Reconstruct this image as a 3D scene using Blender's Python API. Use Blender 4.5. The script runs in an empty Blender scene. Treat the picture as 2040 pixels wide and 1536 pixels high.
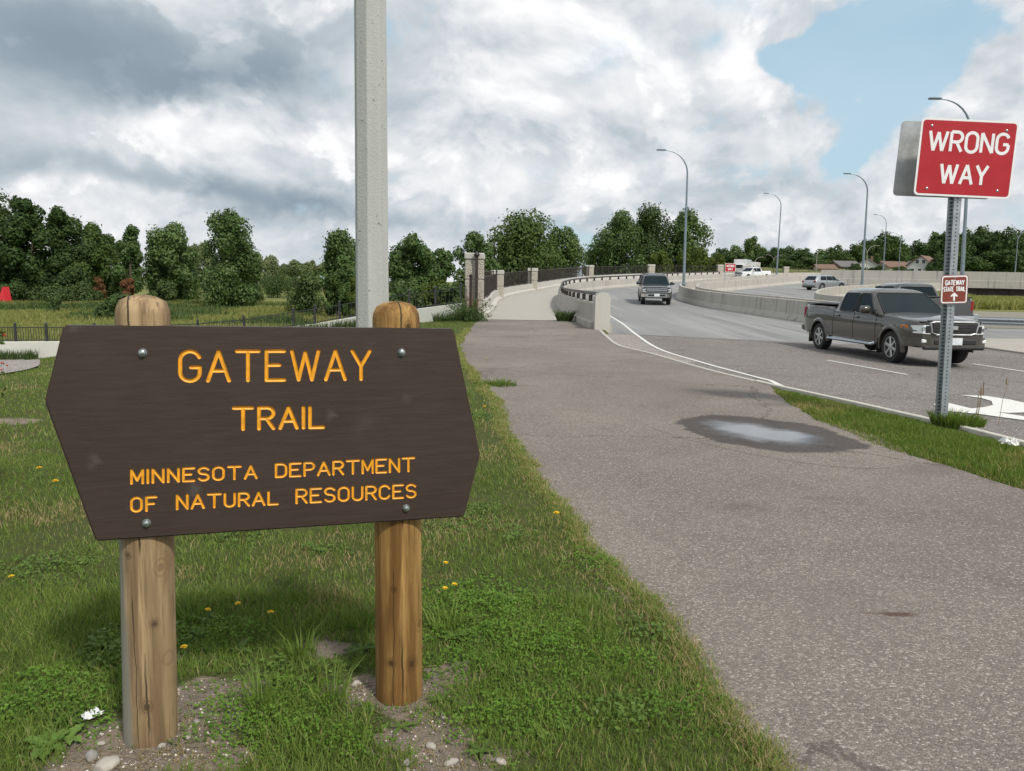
import bpy, math, random
import numpy as np
from mathutils import Vector, Matrix
PI = math.pi
rad = math.radians
scene = bpy.context.scene
COL = scene.collection

# ------------------------------------------------------------------ camera
CAM = Vector((0, 0, 1.45))
PITCH = math.atan(206 / 1530.0)
ROLL = 0.017
ROT = Matrix.Rotation(PI / 2 - PITCH, 3, 'X') @ Matrix.Rotation(ROLL, 3, 'Z')
cam_d = bpy.data.cameras.new('camera')
cam = bpy.data.objects.new('camera', cam_d)
COL.objects.link(cam)
cam.matrix_world = Matrix.Translation(CAM) @ ROT.to_4x4()
cam_d.sensor_width = 36
cam_d.lens = 27.0
cam_d.clip_start = 0.05
cam_d.clip_end = 6000
scene.camera = cam

# ------------------------------------------------------------------ render look
scene.view_settings.view_transform = 'Standard'
scene.view_settings.look = 'None'
scene.view_settings.gamma = 1
scene.view_settings.exposure = 0.10
scene.render.engine = 'CYCLES'
scene.cycles.max_bounces = 6
scene.cycles.diffuse_bounces = 3
scene.cycles.glossy_bounces = 3
scene.cycles.transparent_max_bounces = 6
scene.cycles.use_denoising = True

# ------------------------------------------------------------------ node helper
class NT:
    def __init__(self, tree):
        self.t = tree
        tree.nodes.clear()
    def n(self, kind, props=None, **inp):
        nd = self.t.nodes.new(kind)
        for k, v in (props or {}).items():
            setattr(nd, k, v)
        for k, v in inp.items():
            self.set(nd, k.replace('__', ' '), v)
        return nd
    def set(self, nd, key, v):
        s = nd.inputs[int(key[1:])] if (key[0] == 'i' and key[1:].isdigit()) else nd.inputs[key]
        if isinstance(v, bpy.types.NodeSocket):
            self.t.links.new(v, s)
        elif isinstance(v, bpy.types.Node):
            self.t.links.new(v.outputs[0], s)
        else:
            if hasattr(s, 'default_value'):
                try:
                    s.default_value = v
                except Exception:
                    s.default_value = (*v, 1)
    def m(self, op, a, b=None, c=None, clamp=False):
        nd = self.t.nodes.new('ShaderNodeMath'); nd.operation = op; nd.use_clamp = clamp
        for i, v in enumerate((a, b, c)):
            if v is not None:
                self.set(nd, 'i%d' % i, v)
        return nd.outputs[0]
    def ss(self, x, a, b):           # smoothstep a..b -> 0..1
        nd = self.t.nodes.new('ShaderNodeMapRange'); nd.interpolation_type = 'SMOOTHSTEP'
        self.set(nd, 'i0', x); nd.inputs[1].default_value = a; nd.inputs[2].default_value = b
        return nd.outputs[0]
    def lin(self, x, a, b, c=0.0, d=1.0):
        nd = self.t.nodes.new('ShaderNodeMapRange')
        self.set(nd, 'i0', x)
        for i, v in zip((1, 2, 3, 4), (a, b, c, d)): nd.inputs[i].default_value = v
        return nd.outputs[0]
    def mix(self, f, a, b, mode='MIX'):
        nd = self.t.nodes.new('ShaderNodeMix'); nd.data_type = 'RGBA'; nd.blend_type = mode
        for k, v in ((0, f), (6, a), (7, b)):
            s = nd.inputs[k]
            if isinstance(v, bpy.types.NodeSocket): self.t.links.new(v, s)
            elif isinstance(v, (int, float)): s.default_value = v if k == 0 else (v, v, v, 1)
            else: s.default_value = (*v[:3], 1)
        return nd.outputs[2]
    def noise(self, vec, scale, detail=4, rough=.5, dist=0.0, out=0):
        nd = self.n('ShaderNodeTexNoise', Scale=scale, Detail=detail, Roughness=rough, Distortion=dist)
        if vec is not None: self.set(nd, 'Vector', vec)
        return nd.outputs[out]
    def ramp(self, f, stops, interp='LINEAR'):
        nd = self.t.nodes.new('ShaderNodeValToRGB'); nd.color_ramp.interpolation = interp
        e = nd.color_ramp.elements
        while len(e) < len(stops): e.new(0.5)
        for el, (p, c) in zip(e, stops):
            el.position = p; el.color = (*c, 1) if len(c) == 3 else c
        self.set(nd, 'Fac', f)
        return nd.outputs[0]
    def scalevec(self, vec, s):
        nd = self.n('ShaderNodeMapping'); self.set(nd, 'Vector', vec)
        nd.inputs['Scale'].default_value = s
        return nd.outputs[0]

# ------------------------------------------------------------------ world: sky and clouds
SUN_TO = Vector((.52, -.74, 1.0)).normalized()
sun_el = math.asin(SUN_TO.z)
sun_az = math.atan2(SUN_TO.x, SUN_TO.y)
world = bpy.data.worlds.new('World'); scene.world = world; world.use_nodes = True
w = NT(world.node_tree)
tc = w.n('ShaderNodeTexCoord').outputs['Generated']
sky = w.n('ShaderNodeTexSky', dict(sky_type='NISHITA', sun_disc=False, sun_elevation=sun_el, sun_rotation=sun_az,
          altitude=300, air_density=1.0, dust_density=1.5, ozone_density=1.0)).outputs[0]
sp = w.n('ShaderNodeSeparateXYZ', Vector=tc)
dx, dy, dz = sp.outputs
yc = w.m('MAXIMUM', dy, 0.08)
U = w.m('DIVIDE', dx, yc)            # direction as slopes: U to the right, V upwards
V = w.m('DIVIDE', dz, yc)
front = w.ss(dy, 0.1, 0.35)
den = w.m('ADD', w.m('MAXIMUM', dz, 0.0), 0.16)
px_ = w.m('DIVIDE', dx, den); py_ = w.m('DIVIDE', dy, den)
pv = w.n('ShaderNodeCombineXYZ', X=px_, Y=py_, Z=0.37).outputs[0]
def puv(px, py):                      # slopes of a direction in the photograph
    d = ROT @ Vector(((px - 1020) / 1530, (768 - py) / 1530, -1))
    return d.x / d.y, d.z / d.y
warp = w.noise(tc, 7, 4, .6, out=1)
wv = w.n('ShaderNodeVectorMath', dict(operation='SUBTRACT'), i0=warp, i1=(.5, .5, .5)).outputs[0]
wsep = w.n('ShaderNodeSeparateXYZ', Vector=wv)
Uw = w.m('MULTIPLY_ADD', wsep.outputs[0], 0.13, U)
Vw = w.m('MULTIPLY_ADD', wsep.outputs[1], 0.10, V)
def blob(px, py, rx, ry, ang=0.0, soft=1.0, warped=True):
    u0, v0 = puv(px, py); ru, rv = rx / 1530, ry / 1530
    a, b = (Uw, Vw) if warped else (U, V)
    du = w.m('SUBTRACT', a, u0); dv = w.m('SUBTRACT', b, v0)
    c, s = math.cos(rad(ang)), math.sin(rad(ang))
    e1 = w.m('DIVIDE', w.m('ADD', w.m('MULTIPLY', du, c), w.m('MULTIPLY', dv, s)), ru)
    e2 = w.m('DIVIDE', w.m('SUBTRACT', w.m('MULTIPLY', dv, c), w.m('MULTIPLY', du, s)), rv)
    r2 = w.m('ADD', w.m('MULTIPLY', e1, e1), w.m('MULTIPLY', e2, e2))
    g = w.m('EXPONENT', w.m('MULTIPLY', r2, -soft))
    return w.m('MULTIPLY', g, front)
def total(items):
    acc = None
    for k, b in items:
        t = w.m('MULTIPLY', b, k)
        acc = t if acc is None else w.m('ADD', acc, t)
    return acc
# cloud texture: layered billows with crisp lit edges
cv = w.scalevec(tc, (1.0, 1.0, 1.45))
wl = w.noise(tc, 4.0, 1, .5, out=1)
wrp = w.n('ShaderNodeVectorMath', dict(operation='SCALE'), i0=w.n('ShaderNodeVectorMath', dict(operation='SUBTRACT'), i0=wl, i1=(.5, .5, .5)).outputs[0], Scale=.16).outputs[0]
cvw = w.n('ShaderNodeVectorMath', dict(operation='ADD'), i0=cv, i1=wrp).outputs[0]
def cloudn(vec, sc, det=6, rough=.56):
    return w.noise(vec, sc, det, rough, 0.0)
def shifted(v): return w.n('ShaderNodeVectorMath', dict(operation='ADD'), i0=cvw, i1=v).outputs[0]
n_big = cloudn(cvw, 2.3, 4, .5)
nA = cloudn(cvw, 4.6, 9, .52); nA2 = cloudn(shifted((-.022, .0, -.06)), 4.6, 5, .52)
nB = cloudn(shifted((3.1, 1.7, .4)), 9.5, 8, .54); nB2 = cloudn(shifted((3.1 - .010, 1.7, .4 - .03)), 9.5, 5, .54)
mA = w.ss(nA, .485, .53); mB = w.ss(nB, .50, .55)
rA = w.m('SUBTRACT', nA, nA2); rB = w.m('SUBTRACT', nB, nB2)
nC = cloudn(shifted((7.3, 2.1, 5.5)), 24.0, 6, .55); nC2 = cloudn(shifted((7.3 - .005, 2.1, 5.5 - .014)), 24.0, 3, .55)
rC = w.m('MULTIPLY', w.m('SUBTRACT', nC, nC2), .25)
relief = w.m('ADD', rC, w.m('MULTIPLY', w.m('MULTIPLY_ADD', mA, .75, .25), w.m('MULTIPLY', rA, 1.25)))
relief = w.m('ADD', relief, w.m('MULTIPLY', w.m('MULTIPLY_ADD', mB, .8, .2), w.m('MULTIPLY', rB, .9)))
n_mid = nA; n_fin = nB
puff = mA; puff2 = mB
holes = total([(1.2, blob(1740, 85, 170, 60, 12)), (1.1, blob(1640, 130, 120, 50, 10)), (.95, blob(1890, 120, 110, 80, 45)), (.8, blob(1800, 190, 100, 60, 0)), (.6, blob(1750, 250, 60, 50, 0)), (.5, blob(1700, 290, 40, 30, 0)),
               (-1.2, blob(20, 330, 160, 90, 0)), (.5, blob(1700, 320, 70, 30, 20)),
               (.4, blob(2000, 40, 60, 50, 0)),
               (-1.2, blob(250, 110, 420, 120, 0)), (-.5, blob(620, 480, 300, 90, 0)), (-1.0, blob(1480, 175, 75, 55, 0)), (-.9, blob(1705, 175, 60, 32, 0)), (-.7, blob(2010, 130, 70, 90, 50)), (-.8, blob(1500, 60, 180, 30, 6))])
nb = w.m('MULTIPLY', w.m('SUBTRACT', n_mid, .5), 2.2)
nb = w.m('ADD', nb, w.m('MULTIPLY', w.m('SUBTRACT', n_fin, .5), 1.9))
alpha = w.m('SUBTRACT', 1.0, w.ss(w.m('SUBTRACT', w.m('MULTIPLY', holes, .78), nb), 0.14, 0.52))
gaps = total([(.62, blob(1215, 120, 95, 30, 8)), (.60, blob(1420, 96, 26, 16, 0)), (.62, blob(1480, 12, 60, 20, -10)), (.38, blob(640, 160, 30, 34, 0)), (.45, blob(1740, 300, 70, 45, 20)), (.3, blob(1840, 20, 120, 40, 0))])
gaps = w.m('MULTIPLY', gaps, w.lin(nB, .30, .62, 1.35, .25))
alpha = w.m('SUBTRACT', alpha, gaps, None, True)
dark = total([(.40, blob(200, 110, 360, 95, -3)), (.18, blob(440, 160, 170, 45, 6)), (.14, blob(80, 10, 300, 50, 0)),
              (.30, blob(300, 350, 300, 36, -5)), (.26, blob(600, 395, 190, 36, -6)), (.10, blob(700, 60, 120, 60, 0)), (.10, blob(800, 430, 120, 20, 0)),
              (.13, blob(1180, 260, 220, 24, 0)), (.15, blob(1500, 330, 140, 60, 0)), (.10, blob(1350, 70, 160, 40, 0)), (.12, blob(1130, 430, 190, 20, 0)),
              (.12, blob(1590, 210, 90, 60, 0)), (.10, blob(900, 240, 130, 50, 0)), (.08, blob(1950, 240, 120, 70, 0)), (.10, blob(560, 190, 60, 120, 0)), (.10, blob(1550, 385, 90, 22, 0)),
              (-.28, blob(310, 225, 80, 30, 0)), (-.16, blob(400, 260, 190, 40, -6)), (-.34, blob(1490, 175, 80, 50, 0)), (-.26, blob(1035, 345, 50, 40, 0)), (-.14, blob(1230, 340, 120, 30, 0)),
              (-.14, blob(50, 375, 70, 24, 0)), (-.12, blob(330, 388, 110, 12, 0)), (-.16, blob(700, 150, 40, 40, 0)), (-.14, blob(870, 290, 70, 40, 0)), (-.1, blob(1290, 170, 90, 40, 0)), (-.12, blob(1700, 165, 60, 25, 0)), (-.1, blob(950, 40, 60, 25, 0)), (-.12, blob(1650, 320, 60, 40, 0))])
bright = w.m('ADD', 0.685, w.m('MULTIPLY', w.m('SUBTRACT', n_big, .5), .25))
bright = w.m('ADD', bright, w.m('MULTIPLY', w.m('SUBTRACT', puff, .5), .09))
bright = w.m('ADD', bright, w.m('MULTIPLY', w.m('SUBTRACT', puff2, .5), .05))
calm = w.m('SUBTRACT', 1.0, w.m('MULTIPLY', w.ss(dark, .05, .35), .75))
bright = w.m('ADD', bright, w.m('MULTIPLY', relief, calm))
bright = w.m('SUBTRACT', bright, dark)
bright = w.m('MINIMUM', w.m('MAXIMUM', bright, .2), 1.0)
ccol = w.ramp(bright, [(0.0, (.16, .22, .28)), (.3, (.30, .37, .43)), (.5, (.49, .55, .60)), (.66, (.66, .69, .72)), (.80, (.80, .81, .83)), (1.0, (1.0, 1.0, 1.0))])
skyc = w.mix(.62, w.mix(1.0, sky, (1, 1, 1), 'MULTIPLY'), (4.9, 7.1, 8.3))
skyc = w.mix(w.m('MULTIPLY', w.ss(n_big, .35, .7), .35), skyc, (6.4, 7.6, 8.4))
ccol10 = w.mix(1.0, ccol, (10, 10, 10), 'MULTIPLY')
lp = w.mix(alpha, skyc, ccol10)
lowgnd = w.ss(dz, -0.06, -0.005)
lp = w.mix(lowgnd, (1.2, 1.3, 1.0), lp)
bg = w.n('ShaderNodeBackground', Color=lp, Strength=0.1)
wo = w.n('ShaderNodeOutputWorld', Surface=bg)

sl = bpy.data.lights.new('sun', 'SUN'); sl.energy = 3.1; sl.angle = rad(5); sl.color = (1.0, .95, .86)
so = bpy.data.objects.new('sun', sl); COL.objects.link(so)
so.rotation_euler = SUN_TO.to_track_quat('Z', 'Y').to_euler()
so.location = (20, -30, 30)
world.cycles.sampling_method = 'MANUAL'; world.cycles.sample_map_resolution = 512

# ------------------------------------------------------------------ survey helpers (where things stand in the world)
def ray(px, py):
    return (ROT @ Vector(((px - 1020) / 1530, (768 - py) / 1530, -1))).normalized()
def at_z(px, py, z=0.0):
    d = ray(px, py); t = (z - CAM.z) / d.z
    return CAM + d * t
def at_y(px, py, y):
    d = ray(px, py); return CAM + d * (y / d.y)

def sstep(x, a, b):
    t = np.clip((np.asarray(x, float) - a) / (b - a), 0, 1); return t * t * (3 - 2 * t)
def catmull(pts, n=12):
    P = [Vector(p) for p in pts]; P = [P[0] * 2 - P[1]] + P + [P[-1] * 2 - P[-2]]; out = []
    for i in range(1, len(P) - 2):
        a, b, c, d = P[i - 1:i + 3]
        for k in range(n):
            t = k / n
            out.append(.5 * ((2 * b) + (c - a) * t + (2 * a - 5 * b + 4 * c - d) * t * t + (3 * b - a - 3 * c + d) * t ** 3))
    out.append(P[-2]); return out
def lineXY(pts):
    c = catmull(pts); return np.array([p[1] for p in c]), np.array([p[0] for p in c])

# plan of the place, metres: x to the right of the viewer, y away
PW = [(-1.5, 29.6), (-1.35, 40), (-1.1, 53), (1.6, 66), (9.2, 94), (20.4, 115.6), (35, 132), (50, 143), (78, 165), (110, 190)]       # outer parapet
C1 = [(2.82, 24.3), (2.72, 30), (2.68, 36), (2.8, 44), (3.25, 52), (3.85, 58), (5.3, 64.5), (8.3, 72), (12.5, 80), (21.5, 98), (35, 117), (52, 135), (80, 158), (108, 178)]
C2 = [(13.7, 32), (12.9, 38), (12.3, 43.5), (12, 51), (12.4, 57), (13.6, 63), (15.2, 68), (18.2, 75), (26.5, 91), (36, 106), (50, 124), (65, 138), (92, 156)]
C3 = [(14.6, 33), (14.1, 40), (13.5, 47), (13.2, 54), (14.2, 60), (16.5, 66.5), (24.5, 80), (35, 97), (46, 112), (57.5, 122), (90, 140)]
C4 = [(18.8, 36), (18.2, 42), (18.6, 47), (20.6, 52.5), (23.6, 58.5), (27.6, 64), (35, 71.5), (46, 80), (62, 88)]
PWy, PWx = lineXY(PW); C1y, C1x = lineXY(C1); C2y, C2x = lineXY(C2); C3y, C3x = lineXY(C3); C4y, C4x = lineXY(C4)
curb_px = [(1195, 658), (1213, 675), (1236, 690), (1300, 706), (1400, 735), (1535, 768), (1700, 804), (1850, 838), (1950, 862), (2040, 885)]
curb = [at_z(*p) for p in curb_px]
curb = [(c.x, c.y) for c in curb]
curb = curb + [(5.2, 5.0), (5.9, 1.0), (6.4, -6.0)]
CBy = np.array([c[1] for c in curb][::-1]); CBx = np.array([c[0] for c in curb][::-1])
def curb_x(y): return np.interp(y, CBy, CBx)
left_px = [(955, 637), (925, 665), (908, 690), (918, 715), (950, 755), (985, 800), (1006, 860), (1045, 920), (1095, 990), (1150, 1060), (1205, 1115), (1250, 1160), (1320, 1240), (1400, 1350), (1450, 1440), (1530, 1536)]
lp_ = [at_z(*p) for p in left_px]
LPy = np.array([p.y for p in lp_][::-1]); LPx = np.array([p.x for p in lp_][::-1])
LPy = np.concatenate([[-7.0, 0.0], LPy]); LPx = np.concatenate([[5.0, 2.2], LPx])
def wob(y, s=1.0):
    y = np.asarray(y, float)
    s = s * .8
    n = lambda f, p: np.sin(y * f + p + 1.7 * np.sin(y * f * .37 + p))
    return s * (.030 * n(3.1, 0) + .020 * n(8.3, 1) + .014 * n(19.7, 2) + .009 * n(47, 4) + .006 * n(103, 5))
def path_left(y): return np.interp(y, LPy, LPx) + wob(y)
verge_px = [(1538, 770), (1550, 785), (1570, 805), (1640, 843), (1760, 893), (1900, 935), (2040, 978)]
vp = [at_z(*p) for p in verge_px]
VPy = np.array([p.y for p in vp][::-1]); VPx = np.array([p.x for p in vp][::-1])
VPy = np.concatenate([[-7, 2.0], VPy]); VPx = np.concatenate([[5.2, 4.2], VPx])
VTIP = vp[0].y
def path_right(y):
    y = np.asarray(y, float)
    v = np.interp(y, VPy, VPx) + wob(y + 3, .8)
    return np.where(y > VTIP, curb_x(y) + .02, np.minimum(v, curb_x(y) - .05))

def rampz(y): 
    y = np.asarray(y, float)
    s = 3.0 * np.log1p(np.exp(np.clip((y - 45) / 3.0, -30, 30)))
    return .035 * np.minimum(s, 150)
def road_z(x, y):
    x = np.asarray(x, float); y = np.asarray(y, float)
    near = 1 - sstep(y, 22, 45)
    cross = -.12 - .031 * np.clip(x - 3.5, 0, 6.5)
    q = x - (y * .62 - 5)
    return near * cross + rampz(y) * (1 - sstep(q, 0, 10)) 
def ground_z(x, y):
    x = np.asarray(x, float); y = np.asarray(y, float)
    # lawn falling away to the left
    s = sstep(y, 6, 28)
    lawn = -.11 * np.clip(-x - 2, 0, 17) * s
    lawn = lawn - .35 * sstep(y, 30.5, 36)
    meadow = -2.35 + 0 * x
    f = sstep(y, 31.5, 37)
    left = lawn * (1 - f) + meadow * f
    hill = 8.0 * sstep(y, 95, 260) + 8 * sstep(y, 300, 600) * sstep(x / (np.abs(y) + 1), .2, .4)
    ang = x / (np.abs(y) + 1)
    fr = sstep(ang, .16, .3)
    outer = left * (1 - fr) + np.where(y > 30, hill - 0.4, left) * fr
    # inside the roads
    rz = road_z(x, y)
    low = np.maximum(rz, rz * 0 + .0) * 0
    inner = rz - .16
    edge = np.where(y < 24, np.where(x > curb_x(y) + .06, 1.0, 0.0), 0.0)
    pwx = np.interp(y, PWy, PWx)
    inb = np.where((y >= 24) & (y < 29.6), sstep(x, 2.9, 3.05), 0.0)
    inb = np.where((y >= 29.6) & (y < 190), sstep(x, pwx - .35, pwx - .1), inb)
    hillin = sstep(x - np.interp(y, C3y, C3x), 14, 34) * sstep(y, 60, 90)
    inner2 = inner * (1 - hillin) + (hill - .2) * hillin
    bank = sstep(x - .47 * y, 0, 1.5) * np.where(y > 36.2, 1.0, 0.0)
    inner2 = inner2 * (1 - bank) + np.maximum(.40, inner2) * bank
    z = outer
    z = np.where(y < 24, lawn * (1 - edge) + inner * edge, z)
    z = np.where((y >= 24) & (y < 190), outer * (1 - inb) + inner2 * inb, z)
    z = np.where((y >= 24) & (y < 29.6) & (inb < .5), lawn, z)
    return z

# ------------------------------------------------------------------ mesh helpers
class MB:
    def __init__(s): s.v = []; s.f = []; s.mi = []; s.k = 0
    def add(s, vs, fs):
        b = len(s.v); s.v += [tuple(v) for v in vs]; s.f += [tuple(b + i for i in f) for f in fs]; s.mi += [s.k] * len(fs)
    def box(s, c, d, rz=0, rot=None):
        c = Vector(c); M = rot or Matrix.Rotation(rz, 3, 'Z'); x, y, z = d[0] / 2, d[1] / 2, d[2] / 2
        vs = [c + M @ Vector((i * x, j * y, k * z)) for k in (-1, 1) for j in (-1, 1) for i in (-1, 1)]
        s.add(vs, [(0, 2, 3, 1), (4, 5, 7, 6), (0, 1, 5, 4), (2, 6, 7, 3), (0, 4, 6, 2), (1, 3, 7, 5)])
    def rbox(s, c, d, r=.02, rz=0, rot=None):      # box with chamfered edges
        c = Vector(c); M = rot or Matrix.Rotation(rz, 3, 'Z'); h = [d[0] / 2, d[1] / 2, d[2] / 2]
        idx = {}; vs = []
        for sx in (-1, 1):
            for sy in (-1, 1):
                for sz in (-1, 1):
                    sg = (sx, sy, sz)
                    for a in range(3):
                        p = [sg[k] * (h[k] - (0 if k == a else r)) for k in range(3)]
                        idx[(sg, a)] = len(vs); vs.append(c + M @ Vector(p))
        fs = []
        for a in range(3):
            b, g = (a + 1) % 3, (a + 2) % 3
            for sa in (-1, 1):
                q = []
                for sb, sg_ in ((-1, -1), (1, -1), (1, 1), (-1, 1)):
                    t = [0, 0, 0]; t[a] = sa; t[b] = sb; t[g] = sg_; q.append(idx[(tuple(t), a)])
                fs.append(tuple(q if sa > 0 else q[::-1]))
            for sb in (-1, 1):
                for sc in (-1, 1):
                    t1 = [0, 0, 0]; t2 = [0, 0, 0]; t1[a] = -1; t2[a] = 1
                    for t in (t1, t2): t[b] = sb; t[g] = sc
                    t1, t2 = tuple(t1), tuple(t2)
                    q = (idx[(t1, b)], idx[(t2, b)], idx[(t2, g)], idx[(t1, g)])
                    fs.append(q if sb * sc > 0 else q[::-1])
        for sx in (-1, 1):
            for sy in (-1, 1):
                for sz in (-1, 1):
                    q = tuple(idx[((sx, sy, sz), a)] for a in range(3))
                    fs.append(q if sx * sy * sz > 0 else q[::-1])
        s.add(vs, fs)
    def prism(s, poly, axis_from, axis_to):   # poly list of 3D points, extruded by vector
        n = len(poly); d = Vector(axis_to) - Vector(axis_from)
        vs = [Vector(p) for p in poly] + [Vector(p) + d for p in poly]
        s.add(vs, [tuple(range(n))[::-1], tuple(range(n, 2 * n))] + [(i, (i + 1) % n, n + (i + 1) % n, n + i) for i in range(n)])
    def tube(s, pts, r, n=8, caps=True):
        pts = [Vector(p) for p in pts]; rs = r if isinstance(r, (list, tuple)) else [r] * len(pts); vs = []
        up = None
        for i, p in enumerate(pts):
            d = (pts[min(i + 1, len(pts) - 1)] - pts[max(i - 1, 0)]).normalized()
            if up is None:
                up = Vector((0, 0, 1)) if abs(d.z) < .9 else Vector((0, 1, 0))
            a = d.cross(up).normalized(); b = a.cross(d).normalized(); up = b
            vs += [p + (a * math.cos(2 * PI * k / n) + b * math.sin(2 * PI * k / n)) * rs[i] for k in range(n)]
        fs = [(i * n + k, i * n + (k + 1) % n, (i + 1) * n + (k + 1) % n, (i + 1) * n + k) for i in range(len(pts) - 1) for k in range(n)]
        if caps: fs += [tuple(range(n))[::-1], tuple((len(pts) - 1) * n + k for k in range(n))]
        s.add(vs, fs)
    def lathe(s, prof, c=(0, 0, 0), axis='Z', n=16):   # prof [(r, h)]
        c = Vector(c); vs = []
        for r_, h in prof:
            for k in range(n):
                a = 2 * PI * k / n; x, y = r_ * math.cos(a), r_ * math.sin(a)
                vs.append(c + (Vector((x, y, h)) if axis == 'Z' else Vector((x, h, y)) if axis == 'Y' else Vector((h, x, y))))
        fs = [(i * n + k, i * n + (k + 1) % n, (i + 1) * n + (k + 1) % n, (i + 1) * n + k) for i in range(len(prof) - 1) for k in range(n)]
        fs += [tuple(range(n))[::-1], tuple((len(prof) - 1) * n + k for k in range(n))]
        s.add(vs, fs)
    def sweep(s, prof, path, caps=True):      # prof [(side, z)] closed loop; path [(x, y, z)]
        pts = [Vector(p) for p in path]; n = len(prof); vs = []
        for i, p in enumerate(pts):
            d = pts[min(i + 1, len(pts) - 1)] - pts[max(i - 1, 0)]; d.z = 0; d.normalize(); nrm = Vector((d.y, -d.x, 0))
            vs += [p + nrm * a + Vector((0, 0, b)) for a, b in prof]
        fs = [(i * n + k, (i + 1) * n + k, (i + 1) * n + (k + 1) % n, i * n + (k + 1) % n) for i in range(len(pts) - 1) for k in range(n)]
        if caps: fs += [tuple(range(n)), tuple((len(pts) - 1) * n + k for k in range(n))[::-1]]
        s.add(vs, fs)
    def build(s, name, mats, parent=None, smooth=False, angle=35, fix=True):
        me = bpy.data.meshes.new(name); me.from_pydata(s.v, [], s.f)
        mats = mats if isinstance(mats, (list, tuple)) else [mats]
        for m in mats: me.materials.append(m)
        if len(mats) > 1: me.polygons.foreach_set('material_index', s.mi)
        if fix:
            import bmesh
            b = bmesh.new(); b.from_mesh(me); bmesh.ops.recalc_face_normals(b, faces=b.faces); b.to_mesh(me); b.free()
        if smooth:
            me.polygons.foreach_set('use_smooth', [True] * len(me.polygons)); me.update()
            try: me.set_sharp_from_angle(angle=rad(angle))
            except Exception: pass
        o = bpy.data.objects.new(name, me); COL.objects.link(o)
        if parent: o.parent = parent
        return o

def tag(o, label=None, cat=None, group=None, kind=None):
    if label: o['label'] = label
    if cat: o['category'] = cat
    if group: o['group'] = group
    if kind: o['kind'] = kind
    return o
def thing(name, label, cat, loc=(0, 0, 0), rz=0, group=None):
    o = bpy.data.objects.new(name, None); COL.objects.link(o); o.location = loc; o.rotation_euler = (0, 0, rz)
    o.empty_display_size = .2
    return tag(o, label, cat, group)
def copy_tree(o, parent=None):
    c = o.copy(); COL.objects.link(c)
    if parent: c.parent = parent
    for ch in list(o.children): copy_tree(ch, c)
    return c
def np_mesh(name, V_, F_, mat, parent=None, attr=None, smooth=False):   # V_ (n,3), F_ (m,k) quads or tris
    me = bpy.data.meshes.new(name); nv, nf, k = len(V_), len(F_), F_.shape[1]
    me.vertices.add(nv); me.vertices.foreach_set('co', V_.astype(np.float32).ravel())
    me.loops.add(nf * k); me.loops.foreach_set('vertex_index', F_.astype(np.int32).ravel())
    me.polygons.add(nf); me.polygons.foreach_set('loop_start', np.arange(0, nf * k, k, dtype=np.int32))
    me.update(calc_edges=True)
    if attr is not None:
        a = me.attributes.new('rnd', 'FLOAT', 'FACE'); a.data.foreach_set('value', attr.astype(np.float32))
    if smooth: me.polygons.foreach_set('use_smooth', np.ones(nf, bool))
    me.materials.append(mat)
    o = bpy.data.objects.new(name, me); COL.objects.link(o)
    if parent: o.parent = parent
    return o
# ------------------------------------------------------------------ materials
def mat(name):
    m = bpy.data.materials.new(name); m.use_nodes = True
    return m, NT(m.node_tree)
def finish(nt, **inp):
    p = nt.n('ShaderNodeBsdfPrincipled', **inp)
    nt.n('ShaderNodeOutputMaterial', Surface=p.outputs[0])
    return p
def bump(nt, h, strength=.3, dist=.01):
    return nt.n('ShaderNodeBump', Height=h, Strength=strength, Distance=dist).outputs[0]
def pos(nt): return nt.n('ShaderNodeNewGeometry').outputs['Position']
def objc(nt): return nt.n('ShaderNodeTexCoord').outputs['Object']

def plain(name, c, rough=.5, metal=0, var=.12, scale=6, bumpy=0, coat=0, bscale=40, spec=.5):
    m, t = mat(name); o = objc(t)
    n = t.noise(o, scale, 5, .6)
    col = t.mix(t.ss(n, .3, .7), [x * (1 - var) for x in c], [x * (1 + var) for x in c])
    kw = dict(Base__Color=col, Metallic=metal, Roughness=t.lin(n, .3, .7, max(rough - .07, 0), min(rough + .07, 1)))
    kw['Coat__Weight'] = coat; kw['Specular__IOR__Level'] = spec
    if bumpy: kw['Normal'] = bump(t, t.noise(o, bscale, 4, .6), bumpy, .005)
    finish(t, **kw); return m

def concrete_mat(name, c, streak=.25, scale=1.0, bands=False):
    m, t = mat(name); p = pos(t)
    big = t.noise(p, .5 * scale, 5, .6); fine = t.noise(p, 45, 3, .6)
    st = t.noise(t.scalevec(p, (3.2, 3.2, .12)), 1.0 * scale, 5, .65)
    f = t.m('ADD', t.m('MULTIPLY', big, .5), t.m('MULTIPLY', fine, .5))
    col = t.mix(f, [x * .74 for x in c], [x * 1.2 for x in c])
    col = t.mix(t.m('MULTIPLY', t.ss(st, .52, .72), streak * 2), col, [x * .5 for x in c])
    kw = dict(Base__Color=col, Roughness=.88, Specular__IOR__Level=.2, Normal=bump(t, fine, .25, .01))
    finish(t, **kw); return m

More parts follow.
